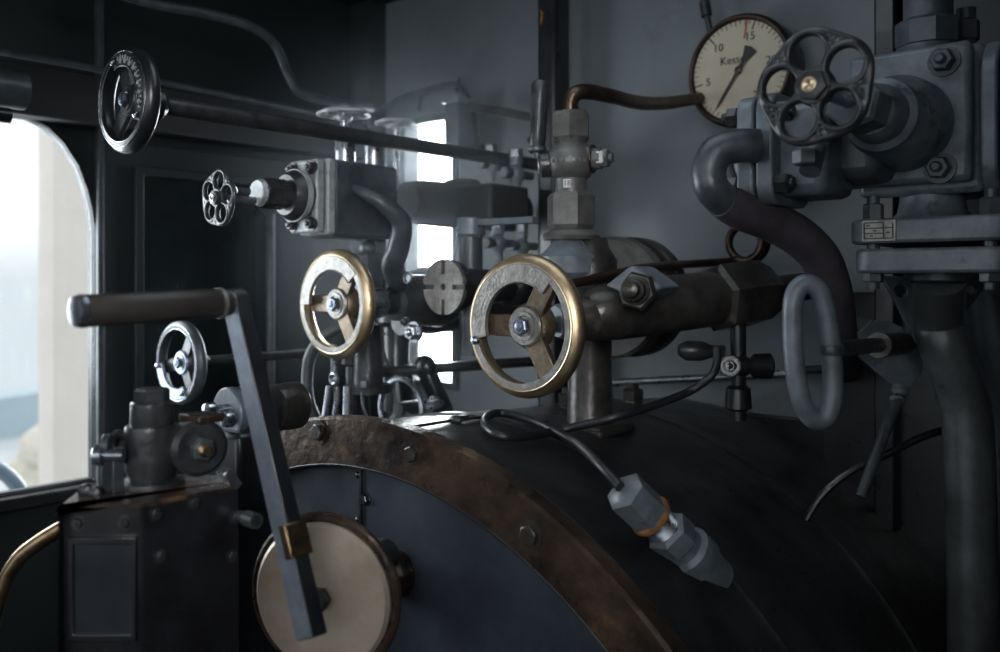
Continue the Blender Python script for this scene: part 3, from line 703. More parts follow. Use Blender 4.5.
# main valve along the big wheel's axis
T = Thing('main_valve', 'oily brown valve body with a large hex nut, right of the larger brass handwheel', 'valve', W2+YA*.3-ZA*.05)
V0 = along(W2, YA, 560); V0.z += .004; VA = (pd(790, 291, 1.46)-V0).normalized()
def at(px): return along(V0, VA, px)
def seg(px0, px1): return at(px0), (at(px1)-at(px0)).length
m = MB(); a, L = seg(556, 572); m.lathe(a, VA, [(0, .013), (0, .022), (.006, .025), (L, .025)], 28); T.part('gland', m, GREY, label='pale gland collar')
m = MB(); a, L = seg(568, 600); m.lathe(a, VA, [(0, .026), (.008, .031), (L, .034)], 28); T.part('neck', m, OILY)
rise = V((0, 0, .004))
m = MB(); a = at(585); L = (at(716)-a).length; m.lathe(a+rise, VA, [(0, .028), (.012, .038), (L*.2, .042), (L*.45, .043), (L*.6, .041), (L*.62, .043), (L-.012, .043), (L, .039)], 40); T.part('body', m, OILY)
m = MB(); a = at(714)+rise; b = at(768)+rise; m.lathe(a, VA, [(0, .047), (.006, .055), ((b-a).length*.72, .055), ((b-a).length, .040)], 6, .25); T.part('hex_nut', m, OILY)
m = MB(); a = at(766)+rise; m.lathe(a, VA, [(0, .024), (.02, .024), (.11, .022)], 28); T.part('tail', m, OILY)
# stud boss facing the viewer
P = pd(637, 291, 1.235); ax = (V((.35, -.93, .05))).normalized()
m = MB(); m.hexn(P-ax*.03, P+ax*.008, .028, .25); m.lathe(P+ax*.01, ax, [(0, .020), (.006, .020), (.008, .016), (.02, .015), (.022, .011), (.036, .010), (.038, .005)], 24); T.part('stud_boss', m, OILY)
m = MB(); u = [pd(604, 286, 1.235), pd(629, 266, 1.235), pd(635, 266, 1.235), pd(664, 287, 1.235), pd(640, 300, 1.235)]
m.prism(u, YA*.05); T.part('peaked_plate', m, GREY, bevel=.004, label='pale peaked plate on top')
# thin feed pipe with siphon coil
pts = [pd(x, y, d) for x, y, d in ((556, 286, 1.30), (580, 282, 1.33), (610, 275, 1.38), (645, 268, 1.45), (690, 264, 1.56), (725, 262, 1.62))]
c = pd(742, 243, 1.60); R = 18*1.60/900
for k in range(0, 26):
    t = -pi/2-.35+2*pi*k/18; pts.append(c+V((cos(t)*R*1.05, k*.0012, sin(t)*R)))
pts.append(pd(762, 215, 1.64)); pts.append(pd(768, 200, 1.66))
solo('siphon_pipe', 'thin brown pipe ending in a round siphon coil below the gauges', 'pipe', MB().tube(pts, .0072, 12, sub=5), COPPER)

# ================================================================ GAUGES
def gauge(name, label, px, py, rpx, dialm, yy=WY, marks=True):
    C = pY(px, py, yy-.06); D = -C.x*S_+C.y*C_; R = rpx*D/900
    T = Thing(name, label, 'pressure gauge', C+YA*.05-ZA*R)
    T.part('case', MB().lathe(C-YA*.008, YA, [(.006, R*.86), (0.0, R*.90), (0.0, R*.95), (.004, R*.99), (.012, R), (.058, R*.97), (.066, R*.9)], 72), BLACK)
    T.part('bezel', MB().torus(C-YA*.008, YA, R*.93, R*.035, 72, 10), COPPER if marks else GREYD, label='thin brown bezel')
    T.part('dial', MB().lathe(C-YA*.004, YA, [(0, 0), (0, R*.90), (.004, R*.90)], 72), dialm)
    if not marks: return T
    f0 = C-YA*.0050
    def dir_(v): t = radians(253-12.2*v); return XA*cos(t)+ZA*sin(t)
    tk = MB(); v = 0
    while v <= 25.01:
        big = abs(v % 5) < .01; L = .15 if big else (.09 if abs(v % 1) < .01 else .06)
        tk.bar(f0+dir_(v)*R*(.87-L), f0+dir_(v)*R*.87, R*(.022 if big else .011), .0008, up=YA); v += .5
    T.part('scale_ticks', tk, INK)
    nm = MB()
    for v in (5, 10, 15, 20, 25):
        q = text_mesh(str(v), R*.20, f0+dir_(v)*R*.60, XA, ZA, .0004); i = len(nm.v); nm.v += q.v; nm.f += [tuple(i+k for k in fc) for fc in q.f]
    T.part('numerals', nm, INK)
    T.part('dial_text', text_mesh('Kessel', R*.20, f0+V((-R*.36, 0, R*.20)), XA, ZA, .0004, 'LEFT'), INK)
    T.part('red_mark', MB().bar(f0-YA*.0004+dir_(14.2)*R*.55, f0-YA*.0004+dir_(14.2)*R*.88, R*.022, .001, up=YA), RED)
    nd = dir_(1.4); sd = V((-nd.z, 0, nd.x)); n0 = f0-YA*.003
    tipw = R*.012
    m = MB().prism([n0+nd*R*.80, n0+nd*R*.62+sd*R*.022, n0+nd*R*.1+sd*R*.03, n0+sd*R*.05, n0-nd*R*.16+sd*R*.035, n0-nd*R*.42+sd*R*.13, n0-nd*R*.45, n0-nd*R*.42-sd*R*.13, n0-nd*R*.16-sd*R*.035, n0-sd*R*.05, n0+nd*R*.1-sd*R*.03, n0+nd*R*.62-sd*R*.022], YA*.001)
    T.part('needle', m, INK); T.part('pivot', MB().lathe(n0+YA*.001, -YA, [(0, R*.07), (.002, R*.07), (.004, R*.04)], 20), COPPER)
    return T
gauge('pressure_gauge', 'round cream-dialled pressure gauge at the top, partly behind the scalloped handwheel', 740, 71, 57, DIAL)
gauge('pressure_gauge', 'second round gauge almost hidden behind the big valve, only its lower rim showing', 776, 152, 52, DIALG, marks=False)
T = Thing('gauge_feed_pipe', 'thin dark pipe dropping from the top edge to the cream-dialled gauge', 'pipe', pY(706, 0, 1.6))
T.part('pipe', MB().tube([pY(700, -50, 1.60), pY(704, 0, 1.60), pY(711, 34, 1.60)], .006, 10), IRON)
T.part('union', MB().cyl(pY(704.5, 2, 1.60), pY(707, 16, 1.60), .011, n=14), IRON)

# ================================================================ BIG VALVE TOP RIGHT
T = Thing('stop_valve', 'massive blue-grey flanged stop valve at the upper right behind the scalloped handwheel', 'valve', (-.345, 1.29, 1.69))
VZ = 1.805
m = MB(); m.box((-.357, 1.232, 1.812), (.150, .024, .175)); T.part('front_flange', m, GREY, bevel=.008)
m = MB(); m.box((-.350, 1.256, 1.806), (.155, .022, .188)); T.part('rear_flange', m, GREY, bevel=.008)
m = MB(); m.box((-.335, 1.34, 1.80), (.12, .16, .17)); T.part('body', m, GREYD, bevel=.02)
for px, py in ((944, 61), (856, 164), (940, 168)):
    P = pY(px, py, 1.218); T.part('flange_nut', MB().bolt(P, -YA, .0145, .016, .1), GREYD)
ax0 = V((WB.x, 0, 0))
m = MB(); m.lathe((WB.x+.006, 1.09, VZ-.004), YA, [(0, .028), (.01, .034), (.03, .036), (.035, .044), (.05, .045), (.055, .049), (.07, .050), (.075, .054), (.09, .055), (.10, .059), (.13, .060)], 48); T.part('bonnet', m, GREY, label='dark stepped round bonnet')
m = MB(); m.hexn((WB.x+.003, 1.035, VZ-.002), (WB.x+.003, 1.09, VZ-.002), .032, .3); T.part('packing_nut', m, GREY)
P = pd(884, 108, 1.075); m = MB().box(P, (.022, .006, .040), Matrix.Rotation(.35, 3, 'Z') @ Matrix.Rotation(.28, 3, 'Y')); T.part('nut_flat', m, PALEP, bevel=.001, label='pale plate over one flat of the packing nut')  # separate pale plate set over one facet of the nut
# left casting, running to the flanged inlet
m = MB(); m.box((-.42, 1.22, 1.790), (.10, .14, .125)); T.part('inlet_casting', m, GREYD, bevel=.016)
P = pd(748, 139, 1.06)
m = MB(); zc_ = P.z
def rrect(cy, cz, w, h, r, x):
    out = []
    for (sy, sz, a0) in ((1, 1, 0), (-1, 1, 90), (-1, -1, 180), (1, -1, 270)):
        for k in range(6):
            t = radians(a0+90*k/5); out.append(V((x, cy+sy*(w/2-r)+cos(t)*r, cz+sz*(h/2-r)+sin(t)*r)))
    return out
yf = 1.13
for x0, tx, hh in ((-.520, .022, .138), (-.494, .022, .142)):
    m = MB(); m.prism(rrect(yf, zc_, .12, hh, .022, x0), (tx, 0, 0)); T.part('inlet_flange', m, GREY, bevel=.003)
for dz in (.045, -.045):
    m = MB(); m.hexn((-.474, yf-.045, zc_+dz), (-.455, yf-.045, zc_+dz), .013); m.hexn((-.522, yf-.045, zc_+dz), (-.538, yf-.045, zc_+dz), .013); m.cyl((-.545, yf-.045, zc_+dz), (-.45, yf-.045, zc_+dz), .007, n=12); T.part('flange_stud', m, IRON)
m = MB(); m.box((-.45, yf+.02, zc_), (.07, .11, .12)); T.part('inlet_neck', m, GREY, bevel=.014)
P = pd(806, 160, 1.02); m = MB(); m.cyl(P+V((0, .03, .018)), P+V((0, .01, -.012)), .012, n=16); m.hexn(P+ZA*.012, P-ZA*.006, .015); T.part('drain_plug', m, GREYD)
# top gland tower
tx, ty = pY(928, 30, 1.30).x, 1.30
m = MB(); m.lathe((tx, ty, 1.885), ZA, [(0, .05), (.012, .05), (.02, .044), (.03, .04)], 32); T.part('top_flange', m, GREYD)
m = MB(); m.lathe((tx, ty, 1.912), ZA, [(0, .036), (.005, .042), (.035, .042), (.04, .036)], 8, .3); T.part('top_nut', m, GREYD)
m = MB(); m.cyl((tx, ty, 1.94), (tx, ty, 2.34), .031, n=28); T.part('riser', m, GREYD)
m = MB(); q = pY(966, 30, 1.36); m.cyl((q.x, q.y, 1.87), (q.x, q.y, 1.975), .013, n=16); m.hexn((q.x, q.y, 1.93), (q.x, q.y, 1.96), .018); T.part('side_stud', m, GREYD)
# right-hand end flange
m = MB(); m.prism(rrect(1.30, 1.80, .17, .20, .05, -.270), (.018, 0, 0)); T.part('end_flange', m, GREY, bevel=.003)
m = MB(); m.prism(rrect(1.30, 1.80, .175, .205, .05, -.246), (.016, 0, 0)); T.part('end_flange', m, GREY, bevel=.003)
m = MB(); m.bolt((-.23, 1.25, 1.85), XA, .014); m.bolt((-.23, 1.25, 1.75), XA, .014); T.part('end_bolts', m, GREYD)
m = MB(); m.cyl((-.25, 1.30, 1.80), (.1, 1.30, 1.80), .045, n=28); T.part('outlet', m, GREYD)
# neck and lower flanges
m = MB(); m.lathe((-.345, 1.29, 1.68), ZA, [(0, .052), (.012, .043), (.03, .040), (.06, .046)], 36); T.part('neck', m, GREY)
def rrectz(cx, cy, w, h, r, z):
    out = []
    for (sy, sz, a0) in ((1, 1, 0), (-1, 1, 90), (-1, -1, 180), (1, -1, 270)):
        for k in range(6):
            t = radians(a0+90*k/5); out.append(V((cx+sy*(w/2-r)+cos(t)*r, cy+sz*(h/2-r)+sin(t)*r, z)))
    return out
m = MB(); m.prism(rrectz(-.322, 1.28, .196, .21, .03, 1.648), (0, 0, .031)); T.part('lower_flange', m, GREY, bevel=.004)
PF = Thing('pipe_flange', 'blue-grey oblong flange bolted beneath the big stop valve', 'flange', (-.32, 1.28, 1.61))
m = MB(); m.prism(rrectz(-.320, 1.28, .190, .205, .03, 1.610), (0, 0, .031)); PF.part('plate', m, GREY, bevel=.004)
m = MB(); m.lathe((-.33, 1.28, 1.598), ZA, [(0, .038), (.003, .044), (.014, .044)], 36); PF.part('gasket_rim', m, GREYD)
for x, y in ((-.392, 1.20), (-.255, 1.20)):
    m = MB(); m.hexn((x, y, 1.678), (x, y, 1.700), .013); m.hexn((x, y, 1.612), (x, y, 1.598), .013); m.cyl((x, y, 1.59), (x, y, 1.71), .008, n=12); PF.part('flange_bolt', m, GREYD)
# name plate
f0 = 1.175-.001
p0 = pY(862, 220, f0); p1 = pY(896, 243, f0)
cxp, czp = (p0.x+p1.x)/2, (p0.z+p1.z)/2; wp, hp = abs(p1.x-p0.x), .027
czp = 1.6635
pl = T.part('name_plate', MB().box((cxp, f0, czp), (wp, .003, hp)), PLATE, bevel=.0005, label='small riveted maker plate')
m = MB(); y_ = f0-.002
for (x0, x1, z) in ((-.42, .15, .38), (-.42, .42, .12), (-.42, .15, -.12), (-.42, .42, -.36)): m.box((cxp+(x0+x1)/2*wp, y_, czp+z*hp), ((x1-x0)*wp, .0012, .0014))
for x in (-.42, .15, .42): m.box((cxp+x*wp, y_, czp), (.0014, .0012, .70*hp))
for x, z in ((-.3, .25), (-.1, .0), (.28, -.1), (-.2, -.24)): m.box((cxp+x*wp, y_, czp+z*hp), (.004, .001, .002))
T.part('plate_lines', m, INK, parent=pl)

# thick S-bent pipe down from the flange
pts = [(-.33, 1.27, 1.605)]+[tuple(pd(x, y, d)) for x, y, d in ((939, 318, 1.23), (944, 345, 1.23), (957, 378, 1.23), (966, 410, 1.23), (969, 450, 1.23), (971, 520, 1.23), (973, 640, 1.23))]
e = pts[-1]; pts += [(e[0], e[1], .5), (e[0], e[1], 0.0)]
solo('down_pipe', 'thick grey pipe bending down from the oblong flange at the lower right', 'pipe', MB().tube(pts, .0325, 24), mat('grimy_grey_pipe', (.135, .15, .155), (.065, .07, .072), .34, .4, 18, .3, c3=(.05, .045, .035), spots=.1))
pts = [tuple(pd(x, y, d)) for x, y, d in ((985, 262, 1.45), (988, 300, 1.45), (1000, 370, 1.45), (1018, 430, 1.45), (1020, 600, 1.45))]
e = pts[-1]; pts += [(e[0], e[1], 0.0)]
solo('down_pipe', 'second darker pipe at the right edge behind the thick bent one', 'pipe', MB().tube(pts, .035, 20), GREYD)
# support webs
def plate_px(poly, D, t, hole=None):
    m = MB(); pts = [pd(x, y, D) for x, y in poly]; nrm = (pts[1]-pts[0]).cross(pts[2]-pts[0]).normalized()
    m.prism(pts, nrm*t); return m
def gusset(name, label, poly, D, hx, hy, hr, mt, t=.008):
    pts = [pd(x, y, D) for x, y in poly]; c = pd(hx, hy, D); nrm = V((S_, -C_, 0))
    # resample the outline into as many points as the hole
    seg_ = [(pts[i], pts[(i+1) % len(pts)]) for i in range(len(pts))]; O = []
    for a, b in seg_:
        for k in range(6): O.append(a.lerp(b, k/6))
    n = len(O); H = []
    for p in O:
        d = (p-c); d = (d-nrm*d.dot(nrm)).normalized(); H.append(c+d*hr*D/900)
    m = MB().ringplate(O, H, nrm*-t); return PF.part(name, m, mt, bevel=.0015)
gusset('gusset', 'grey triangular gusset with a hole, left of the thick bent pipe', [(882, 276), (914, 276), (918, 345)], 1.30, 901, 291, 6.5, GREY)
gusset('gusset', 'grey triangular gusset with a hole, right of the thick bent pipe', [(955, 277), (993, 277), (962, 318)], 1.36, 972, 290, 5, GREYD)

# lagged pipe from the valve inlet
pts = [pd(x, y, d) for x, y, d in ((758, 146, 1.12), (738, 146, 1.12), (718, 152, 1.12), (709, 170, 1.12), (713, 190, 1.12), (730, 206, 1.14))]
T = Thing('lagged_pipe', 'thick bent pipe with dark lagging looping down from the big valve inlet', 'pipe', pts[3])
T.part('bend', MB().tube(pts, .0215, 24), GREYD)
pts2 = [pd(x, y, d) for x, y, d in ((722, 200, 1.13), (742, 211, 1.15), (770, 221, 1.18), (798, 236, 1.2), (820, 258, 1.22), (832, 290, 1.24), (837, 325, 1.28), (839, 350, 1.36), (842, 362, 1.46), (846, 368, 1.57))]
T.part('lagging', MB().tube(pts2, [.0225, .025, .0265, .0265, .0265, .0265, .0265, .0265, .0265, .0265], 24), LAG, label='dark purplish taped lagging')

# oval ring handle
T = Thing('ring_handle', 'long oval grey ring handle hanging in front of the lagged pipe', 'handle', pd(814, 425, 1.0))
loop = [(808, 284), (798, 289), (793, 305), (793, 340), (796, 375), (802, 402), (812, 418), (824, 419), (831, 404), (833, 380), (831, 350), (827, 318), (820, 293)]
T.part('ring', MB().tube([pd(x, y, 1.02) for x, y in loop], .0113, 16, closed=True), GREY)
T.part('weld', MB().lathe(pd(831, 350, 1.02), ZA, [(-.006, .0115), (-.003, .0125), (.003, .0125), (.006, .0115)], 20), GREYD)
A = pd(835, 349, 1.06); B = pd(880, 345, 1.28); Cq = pd(916, 343, 1.36)
m = MB().cyl(A, B, .0105, n=20).cyl(B, Cq, .0165, n=20).lathe(B, A-B, [(0, .018), (.012, .018)], 20); T.part('shaft', m, OILY)
# bracket plate, link rod
poly = [(855, 334), (870, 320), (886, 321), (901, 327), (921, 355), (919, 373), (901, 395), (857, 356)]
solo('bracket_plate', 'flat grey angular plate carrying the ring handle shaft', 'bracket', plate_px(poly, 1.33, -.008), GREY, bevel=.0015)
T = Thing('link_rod', 'slanting grey rod hanging from the angular bracket plate', 'rod', pd(860, 497, 1.25))
T.part('rod', MB().tube([pd(900, 396, 1.31), pd(893, 412, 1.3), pd(878, 450, 1.27), pd(861, 497, 1.25)], .0078, 12), GREYD)
T.part('rod_end', MB().lathe(pd(901, 388, 1.32), pd(897, 402, 1.31)-pd(901, 388, 1.32), [(0, .012), (.008, .012), (.014, .006), (.02, .012), (.026, .010)], 16), GREY)
solo('thin_hose', 'faint black hose curving up behind the slanting rod', 'hose', MB().tube([pd(x, y, 1.3) for x, y in ((806, 520), (822, 495), (850, 472), (885, 455), (925, 436), (965, 424))], .0055, 10), BLACK)
# wall rod
solo('wall_rod', 'pale horizontal rod low on the grey wall above the boiler', 'rod', MB().cyl(pY(604, 383, 1.56), pY(800, 373, 1.62), .0075, n=14), STEEL)
solo('wall_rod', 'dark horizontal rod low on the wall behind the ring handle', 'rod', MB().cyl(pY(800, 370, 1.63), pY(925, 366, 1.63), .0075, n=14), IRON)
# wall post top right
P = pY(886, 0, 1.6); solo('wall_post', 'black upright post at the top right behind the big valve', 'post', MB().box((P.x, P.y+.015, 1.6), (.035, .05, 1.48)), BLACK, bevel=.004)
solo('dark_wall_sheet', 'dark blue-black sheet over the wall in the upper right corner', 'panel', MB().box((pY(960, 50, 1.62).x+.08, 1.632, 1.95), (.34, .03, .7)), mat('midnight_panel', (.012, .015, .024), (.008, .01, .016), .5, 0, 5, .1), bevel=.003)  # thin dark sheet laid over the wall's upper right corner

# ================================================================ SMALL COCK WITH ROUND END
CC = pd(730, 366, 1.38)
T = Thing('test_cock', 'small black cock with a round white-ringed end below the hex nut', 'cock', CC-ZA*.06)
tocam = V((-CC.x, -CC.y, CZ-CC.z)).normalized()
m = MB(); m.lathe(CC+tocam*.012, -tocam, [(0, .010), (.0, .0155), (.003, .017), (.035, .017)], 28); T.part('end_cap', m, IRON)
m = MB(); m.torus(CC+tocam*.0125, tocam, .0118, .0014, 28, 8); 
for a in (0, 90):
    _, e1, e2 = frame(tocam); d = e1*cos(radians(a))+e2*sin(radians(a)); m.bar(CC+tocam*.0125-d*.006, CC+tocam*.0125+d*.006, .0022, .001, up=tocam)
m.torus(CC+tocam*.0125, tocam, .0055, .001, 20, 6)
T.part('end_mark', m, LABELM, label='pale ring and cross mark')
A = pd(745, 362, 1.40); B = pd(774, 358, 1.42)
m = MB(); m.lathe(CC-rt*.005, rt, [(0, .014), (.03, .015), (.035, .012), (.042, .019), (.066, .020), (.070, .014)], 24); T.part('knob', m, BLACK)
m = MB(); m.lathe(pd(724, 352, 1.42), pd(678, 350, 1.42)-pd(724, 352, 1.42), [(0, .011), (.02, .010), (.035, .016), (.06, .016), (.072, .008)], 20); T.part('arm', m, IRON)
m = MB(); m.cyl(CC+V((.004, .02, -.085)), CC+V((.004, .02, .07)), .012, n=20); m.lathe(CC+V((.004, .02, -.07)), ZA, [(0, .014), (.004, .021), (.034, .019), (.04, .012)], 20); T.part('stem', m, BLACK)
# cable
cab = [pd(717, 348, 1.34), pd(717, 362, 1.33), pd(711, 376, 1.32)]+[pd(690, 391, 1.33), pd(655, 405, 1.30), pd(612, 418, 1.27)]+[onb(x, y, .012) for x, y in ((560, 430), (520, 437), (498, 435), (486, 426), (486, 418), (498, 413), (520, 417), (545, 426))]+[pd(574, 442, onb(574, 442, .02).x/ray(574, 442).x), pd(596, 461, 1.08), pd(620, 487, 1.03)]
cable = Thing('cable', 'black looped cable running over the boiler top to the hex nut', 'cable', cab[8])
cable.part('sleeve', MB().tube(cab, .0062, 14), RUBBER)
A = pd(618, 485, 1.03); B = pd(712, 574, 1.10); ax = (B-A).normalized()
def q(px, py): # closest axis parameter by column
    return along(A, (B-A), px)
T = Thing('union_fitting', 'steel hex nut and threaded union at the end of the black cable', 'pipe fitting', pd(660, 540, 1.07))
a = q(622, 0); b = q(650, 0); m = MB(); L = (b-a).length; m.lathe(a, ax, [(0, .017), (.005, .0255), (L*.95, .0255), (L, .022)], 6, .5); T.part('hex_nut', m, GREY, label='bright grey hex nut')
a = q(648, 0); m = MB(); m.lathe(a, ax, [(0, .021), (.002, .0262), (.006, .027), (.010, .022)], 28); T.part('rust_ring', m, RUST)
m = MB(); a = q(652, 0); pr = []
for k in range(8): pr += [(k*.004, .018), (k*.004+.002, .0205)]
m.lathe(a, ax, pr, 28); T.part('thread', m, STEEL)
a = q(664, 0); m = MB(); m.lathe(a, ax, [(0, .022), (.004, .028), (.028, .028), (.032, .024)], 6, .2); m.lathe(a, ax, [(.03, .024), (.040, .025), (.045, .031), (.070, .031), (.075, .026), (.11, .024)], 28); T.part('body', m, GREY)
m = MB(); u = frame(ax)[2]; m.tube([a+ax*.035-rt*.02, a+ax*.06-rt*.035+V((0, 0, -.02)), a+ax*.10-rt*.04+V((0, 0, -.05))], .007, 12); T.part('side_lug', m, STEEL)

# ================================================================ LEVER
LA = pd(75, 311.5, .80); LB = along(LA, YA, 228); LB.z = pd(228, 303, .9).z
T = Thing('control_lever', 'long flat lever with a black cylindrical grip, left foreground', 'lever', pd(300, 560, .93))
ax = (LB-LA).normalized(); L = (LB-LA).length; rg = .0150
gp = T.part('grip', MB().lathe(LA, ax, [(0, rg*.7), (.001, rg*.9), (.004, rg), (L-.012, rg*.98), (L-.01, rg*.9), (L, rg*.9)], 40), mat('worn_dark_grip', (.050, .044, .040), (.028, .025, .024), .42, .1, 18, .1), label='black cylindrical grip')
T.part('end_cap', MB().lathe(LA-ax*.0012, ax, [(0, rg*.7), (.001, rg*.93), (.007, rg*1.03), (.009, rg*.99)], 40), STEEL, parent=gp)
T.part('ferrule', MB().lathe(LA+ax*(L-.012), ax, [(0, rg*.9), (.0, rg*1.05), (.004, rg*1.05), (.006, rg*.75), (.016, rg*.75)], 32), PLATE)
P = LB+ax*.004
top = P+ZA*.013-XA*.009; bot = pY(305, 640, P.y)
dirb = (bot-top).normalized(); sidev = dirb.cross(YA).normalized()
ts = .022; tw = .017
out = []
for k in range(9): t = pi*k/8; out.append(top+dirb*ts*.5+sidev*cos(t)*ts*.52-dirb*sin(t)*ts*.52)
out += [bot-sidev*ts*.6, bot+sidev*ts*.6]
arm = T.part('arm', MB().prism(out, YA*tw), BLACK, bevel=.0012)
T.part('arm_face', MB().prism([p_+(top.lerp(bot, .5)-p_).normalized()*.0012 for p_ in out], -YA*.0008), ARMM, parent=arm, label='bare blue-grey steel face')
T.part('pivot_pin', MB().lathe(top+dirb*ts*.5-YA*.001, -YA, [(-.001, .007), (.004, .007), (.006, .004)], 18), BRASSD)
def onarm(py):
    t = (top-bot); 
    return min((top+dirb*(k*.002) for k in range(200)), key=lambda p: abs((HY-(p.z-CZ)/(-p.x*S_+p.y*C_)*FPX)-py))
c0 = onarm(523); c1 = onarm(556)
T.part('clamp', MB().bar(c0+YA*tw*.5+XA*ts*.42, c1+YA*tw*.5+XA*ts*.42, ts*.5, tw*1.5, up=YA), BRASSD, bevel=.001, label='worn brass clamp around the arm')
# sector disc behind the lever
SCc = pd(320, 598, .99); dax = V((-.4, .92, 0)).normalized(); 
T = Thing('brass_disc', 'pale brass disc behind the foot of the lever', 'disc', SCc)
T.part('face', MB().lathe(SCc, dax, [(0, .0), (0, .078), (.004, .082), (.02, .082)], 64), PALEB)
T.part('rim', MB().torus(SCc+dax*.012, dax, .086, .006, 64, 10), RUSTY)
T.part('hub', MB().hexn(SCc, SCc-dax*.01, .014), IRON)
T.part('axle', MB().cyl(SCc+dax*.01, SCc+dax*.17, .02), IRON)
A = pY(392, 560, .80); A2 = pd(400, 575, 1.05); 
solo('small_boss', 'small dark round boss at the bottom, right of the brass disc', 'boss', MB().lathe(pY(399, 572, .822), -YA, [(0, .030), (.02, .030), (.026, .024), (.026, .015), (.02, .012)], 36), RUSTY)

# ================================================================ LUBRICATOR STAND, LOWER LEFT
zt2 = 1.385
T = Thing('lubricator_stand', 'black bolted iron box stand at the lower left under the valve', 'stand', (pZ(150, 500, zt2).x, pZ(150, 500, zt2).y, 0))
poly = [pZ(x, y, zt2) for x, y in ((58, 512), (62, 508), (138, 508), (146, 507), (238, 489), (238, 484), (196, 476), (84, 490))]
m = MB(); m.prism([V((p.x, p.y, 0)) for p in poly], (0, 0, zt2)); T.part('box', m, BLACK, bevel=.003)
m = MB(); m.prism([p+ZA*.0 for p in poly], (0, 0, .004)); T.part('lid', m, RUSTY, bevel=.001, label='worn brownish lid')
p1, p2, p3 = poly[1], poly[2], poly[4]
fn = (p2-p1).cross(ZA).normalized();
if fn.dot(-p1) < 0: fn = -fn
sn = (p3-poly[3]).cross(ZA).normalized()
if sn.dot(-p3) < 0: sn = -sn
def onplane(px, py, P, n_): r = ray(px, py); return CP+r*((P-CP).dot(n_)/r.dot(n_))
for px, py in ((78, 523), (125, 523)): T.part('face_bolt', MB().bolt(onplane(px, py, p1, fn), fn, .0052, .005, .2), IRON)
for px, py in ((156, 514), (194, 503), (235, 517), (160, 556), (232, 556)): T.part('face_bolt', MB().bolt(onplane(px, py, p3, sn), sn, .0052, .004, .2, dome=False), IRON)
fr_o = [onplane(x, y, p1, fn)+fn*.001 for x, y in ((70, 536), (138, 536), (138, 640), (70, 640))]
fr_i = [onplane(x, y, p1, fn)+fn*.001 for x, y in ((76, 543), (133, 543), (133, 632), (76, 632))]
T.part('window_frame', MB().ringplate(fr_o, fr_i, fn*.005), BLACK, bevel=.001)
T.part('sight_glass', MB().prism([p+fn*.001 for p in fr_i], fn*.001), mat('blue_sight_glass', (.035, .04, .05), (.02, .024, .03), .2, 0, 10, 0), label='dull blue sight glass')
a = onplane(240, 516, p3, sn); m = MB(); m.cyl(a, a+sn*.03, .006, n=14); m.cyl(a+sn*.012, a+sn*.03, .008, n=14); T.part('drain_stub', m, STEEL)

# valve on the stand
vx, vy = pZ(152, 488, zt2).x, pZ(152, 488, zt2).y; vD = -vx*S_+vy*C_; k_ = vD/900
def vz(py): return CZ+(HY-py)*k_
T = Thing('oil_valve', 'dark iron check valve with hex cap standing on the box stand', 'valve', (vx, vy, zt2))
def vv(mb, prof, **kw): mb.lathe((vx, vy, 0), ZA, [(vz(y), r*k_) for y, r in prof], **kw)
m = MB(); vv(m, [(492, 31), (489, 32), (480, 31), (478, 26)], n=36); T.part('base', m, IRON)
m = MB(); vv(m, [(479, 22), (470, 25), (455, 26), (440, 25), (430, 26), (425, 25), (424, 20)], n=36); T.part('body', m, IRON)
m = MB(); vv(m, [(426, 20), (424, 21), (403, 20.5), (401, 19)], n=36); T.part('collar', m, IRON)
m = MB(); m.hexn((vx, vy, vz(403)), (vx, vy, vz(388)), 17*k_, .35); T.part('hex_cap', m, IRON)
c = V((vx, vy, vz(447)))
m = MB(); m.lathe(c-rt*.02, -rt, [(0, .012), (.012, .012), (.013, .018), (.018, .018), (.020, .012), (.028, .011)], 24); T.part('side_port', m, IRON)
# right bonnet with nut
dirr = (rt*.93-V((-S_, C_, 0))*.35).normalized()
c2 = pd(198, 445, vD-.01); ee = pd(214, 454, vD-.045)
ax = (ee-pd(188, 441, vD+.02)).normalized()
s0 = pd(186, 441, vD+.02)
m = MB(); m.lathe(s0, ax, [(0, .016), (.01, .022), (.02, .024), (.024, .028), (.045, .029), (.05, .024)], 36); T.part('bonnet', m, IRON)
m = MB(); m.hexn(s0+ax*.048, s0+ax*.060, .012, .3); T.part('bonnet_nut', m, STEEL)
m = MB(); m.lathe(s0+ax*.058, ax, [(0, .0065), (.006, .0065), (.008, .004)], 18); T.part('brass_tip', m, BRASSD)
m = MB(); m.box(s0+V((.03, .0, .028)), (.04, .03, .008)); T.part('clamp_plate', m, RUSTY, bevel=.002)
m = MB(); m.bar(pd(222, 470, vD-.02), pd(236, 486, vD-.01), .018, .01); T.part('lug', m, STEEL, bevel=.002)
# link on the left
T = Thing('pivot_link', 'small forked link with a pin, left of the iron check valve', 'link', pZ(103, 500, zt2))
lD = vD-.03
a = pd(107, 445, lD); b = pd(107, 500, lD)
m = MB(); m.bar(a-ZA*.0, b, .006, .014, up=YA)
m.lathe(a-rt*.003, rt, [(0, .011), (.008, .011)], 24); T.part('link_plate', m, GREYD, bevel=.001)
a2 = pd(118, 447, lD); b2 = pd(118, 502, lD); m = MB().bar(a2, b2, .004, .012, up=YA); T.part('link_plate', m, GREYD, bevel=.001)
m = MB(); pp = pd(94, 455, lD-.005); m.lathe(pp, rt, [(0, .008), (.002, .0105), (.010, .0105), (.011, .006), (.03, .006)], 24); T.part('pin', m, STEEL)
for x, y in ((83, 492), (93, 495)): m = MB(); m.lathe(pd(x, y, lD-.02), V((-S_, C_, 0)), [(0, .003), (.002, .0065), (.008, .007), (.02, .004)], 18); T.part('set_screw', m, IRON)
m = MB().box(pd(104, 500, lD+.01), (.05, .03, .014)); T.part('link_foot', m, IRON, bevel=.002)

